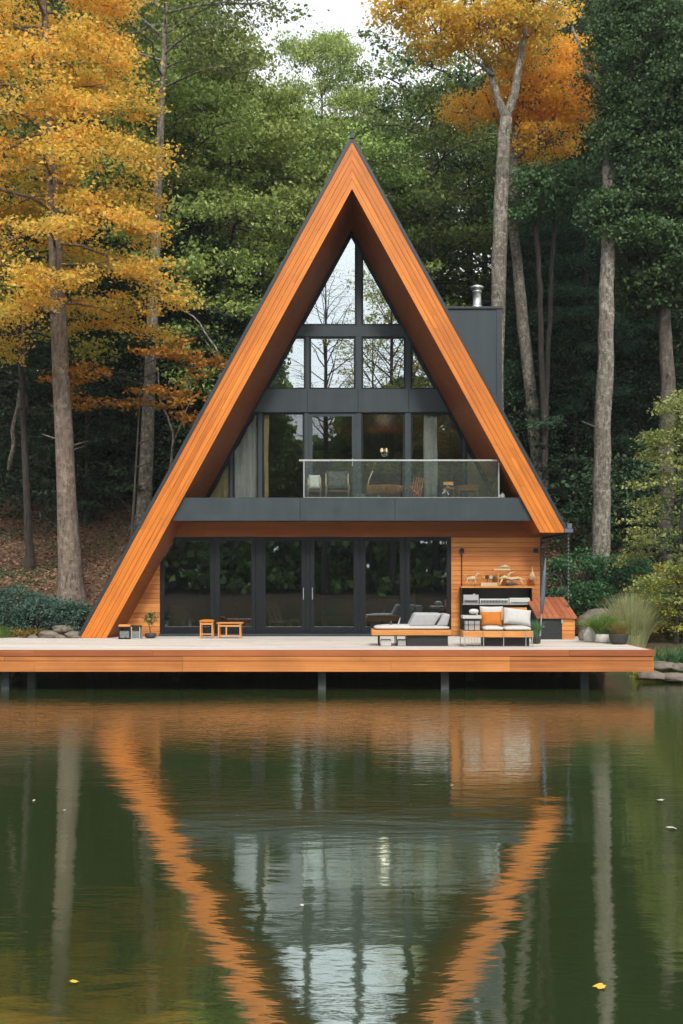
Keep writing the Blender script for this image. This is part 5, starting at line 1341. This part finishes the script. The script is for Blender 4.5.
# fallen leaves on the slope and on the water
r = np.random.default_rng(9); n = 52000
px = r.uniform(-140, 820, n); d = 27.6 + 12.5 * r.uniform(0, 1, n) ** 1.1; x = (px - 341.5) * d / F
ok = ((x < -6.7) | (x > 5.9)); x = x[ok]; d = d[ok]; z = ground_z(x, d) + r.uniform(.005, .05, len(x))
nn = r.normal(size=(len(x), 3)) * .55 + np.array([0, -.2, 1]); nn /= np.linalg.norm(nn, axis=1)[:, None]
V = quads(np.stack([x, d, z], 1), nn, .055, .6, r)
o = bpy.data.objects.new('fallen_leaves', leafmesh('fallen_leaves', V, M['leaf_litter'])); COL.objects.link(o)
tag(o, 'brown fallen leaves carpeting the slopes beside the house', 'fallen leaves', kind='stuff')
mleaf = plain('yellow_fallen_leaf', (.75, .45, .05), .6, 0, .2, 30); pleaf = plain('pale_fallen_leaf', (.6, .55, .45), .6, 0, .2, 30)
def wleaf(px, py, s, mat, lab, seed):
    dd = F * H / (py - HY); x = PX(px, dd); rr_ = random.Random(seed)
    b = MB(); n = 12; vs = []
    for k in range(n):
        a = 6.283 * k / n; q = s * (1 if k % 2 == 0 else .62) * rr_.uniform(.8, 1.15)
        vs.append((x + q * math.cos(a), dd + q * math.sin(a), .006 + .35 * s * abs(math.sin(a * .5 + seed)) * rr_.uniform(.3, 1)))
    vs.append((x, dd, .012)); b.add(vs, [(k, (k + 1) % n, n) for k in range(n)])
    tag(b.build('floating_leaf', mat, loc=(x, dd, .006)), lab, 'leaf', 'leaves floating on the pond')
wleaf(600, 988, .04, mleaf, 'bright yellow leaf floating nearest on the water at the lower right', 1)
wleaf(660, 801, .05, pleaf, 'pale leaf floating near the right edge farther from the deck', 2)
wleaf(672, 829, .055, pleaf, 'pale long leaf floating close to the right edge', 3)
wleaf(34, 801, .022, pleaf, 'tiny pale leaf floating left, upper of two', 4)
wleaf(64, 811, .02, pleaf, 'tiny pale leaf floating left, lower of two', 5)
wleaf(74, 983, .03, mleaf, 'yellowish leaf floating at the lower left', 6)
wleaf(302, 906, .018, pleaf, 'small pale leaf floating on the dark reflection below the glass', 7)
wleaf(452, 786, .025, pleaf, 'pale leaf floating under the daybed reflection', 8)
#wleaf(560, 900, .03, pleaf, 'tiny pale speck of leaf floating right of the roof reflection', 9)

# pale air between the trees
hz, nt, b = new_mat('pale_air'); nt.nodes.remove(b)
vol = N(nt, 'ShaderNodeVolumePrincipled'); vol.inputs['Color'].default_value = (.86, .9, .92, 1); vol.inputs['Density'].default_value = .0004; vol.inputs['Anisotropy'].default_value = .2
nt.links.new(vol.outputs[0], nt.nodes['Material Output'].inputs['Volume'])
b = MB(); b.box(-240, 240, -170, 270, -3, 72)
tag(b.build('haze', hz), 'thin pale autumn haze over the pond and wood', kind='stuff')
# ------------------------------------------------------------------ camera, light, film
cam = bpy.data.cameras.new('camera'); co = bpy.data.objects.new('camera', cam); COL.objects.link(co)
cam.sensor_fit = 'VERTICAL'; cam.sensor_height = 36; cam.sensor_width = 36; cam.lens = F / 1024 * 36
cam.shift_y = (HY - 512) / 1024; cam.clip_end = 900; cam.clip_start = .1
co.location = (0, 0, H); co.rotation_euler = (math.radians(90), 0, 0)
sc.camera = co
EL, AZ = math.radians(42), math.radians(173)     # azimuth clockwise from +Y
w = bpy.data.worlds.new('World'); sc.world = w; w.use_nodes = True
nt = w.node_tree; bg = nt.nodes['Background']
sky = nt.nodes.new('ShaderNodeTexSky'); sky.sky_type = 'NISHITA'; sky.sun_disc = False
sky.sun_elevation = EL; sky.sun_rotation = AZ; sky.air_density = 1.0; sky.dust_density = 6.0; sky.ozone_density = 1.0
hs = nt.nodes.new('ShaderNodeHueSaturation'); hs.inputs['Saturation'].default_value = .12
nt.links.new(sky.outputs[0], hs.inputs['Color'])
mxs = nt.nodes.new('ShaderNodeMix'); mxs.data_type = 'RGBA'; mxs.inputs[0].default_value = .7
nt.links.new(hs.outputs[0], mxs.inputs[6]); mxs.inputs[7].default_value = (8.6, 9.0, 9.2, 1)
nt.links.new(mxs.outputs[2], bg.inputs[0]); bg.inputs[1].default_value = .15
sl = bpy.data.lights.new('sun', 'SUN'); sl.energy = 2.3; sl.angle = math.radians(10); sl.color = (1, .95, .88)
so = bpy.data.objects.new('sun', sl); COL.objects.link(so)
sd = Vector((math.sin(AZ) * math.cos(EL), math.cos(AZ) * math.cos(EL), math.sin(EL)))
so.rotation_euler = sd.to_track_quat('Z', 'Y').to_euler()
sc.view_settings.view_transform = 'Standard'; sc.view_settings.look = 'None'; sc.view_settings.gamma = 1
sc.view_settings.exposure = EXPOSURE
sc.cycles.max_bounces = 8; sc.cycles.diffuse_bounces = 3; sc.cycles.glossy_bounces = 5; sc.cycles.transparent_max_bounces = 12
sc.cycles.use_denoising = True
sc.cycles.caustics_reflective = False; sc.cycles.caustics_refractive = False
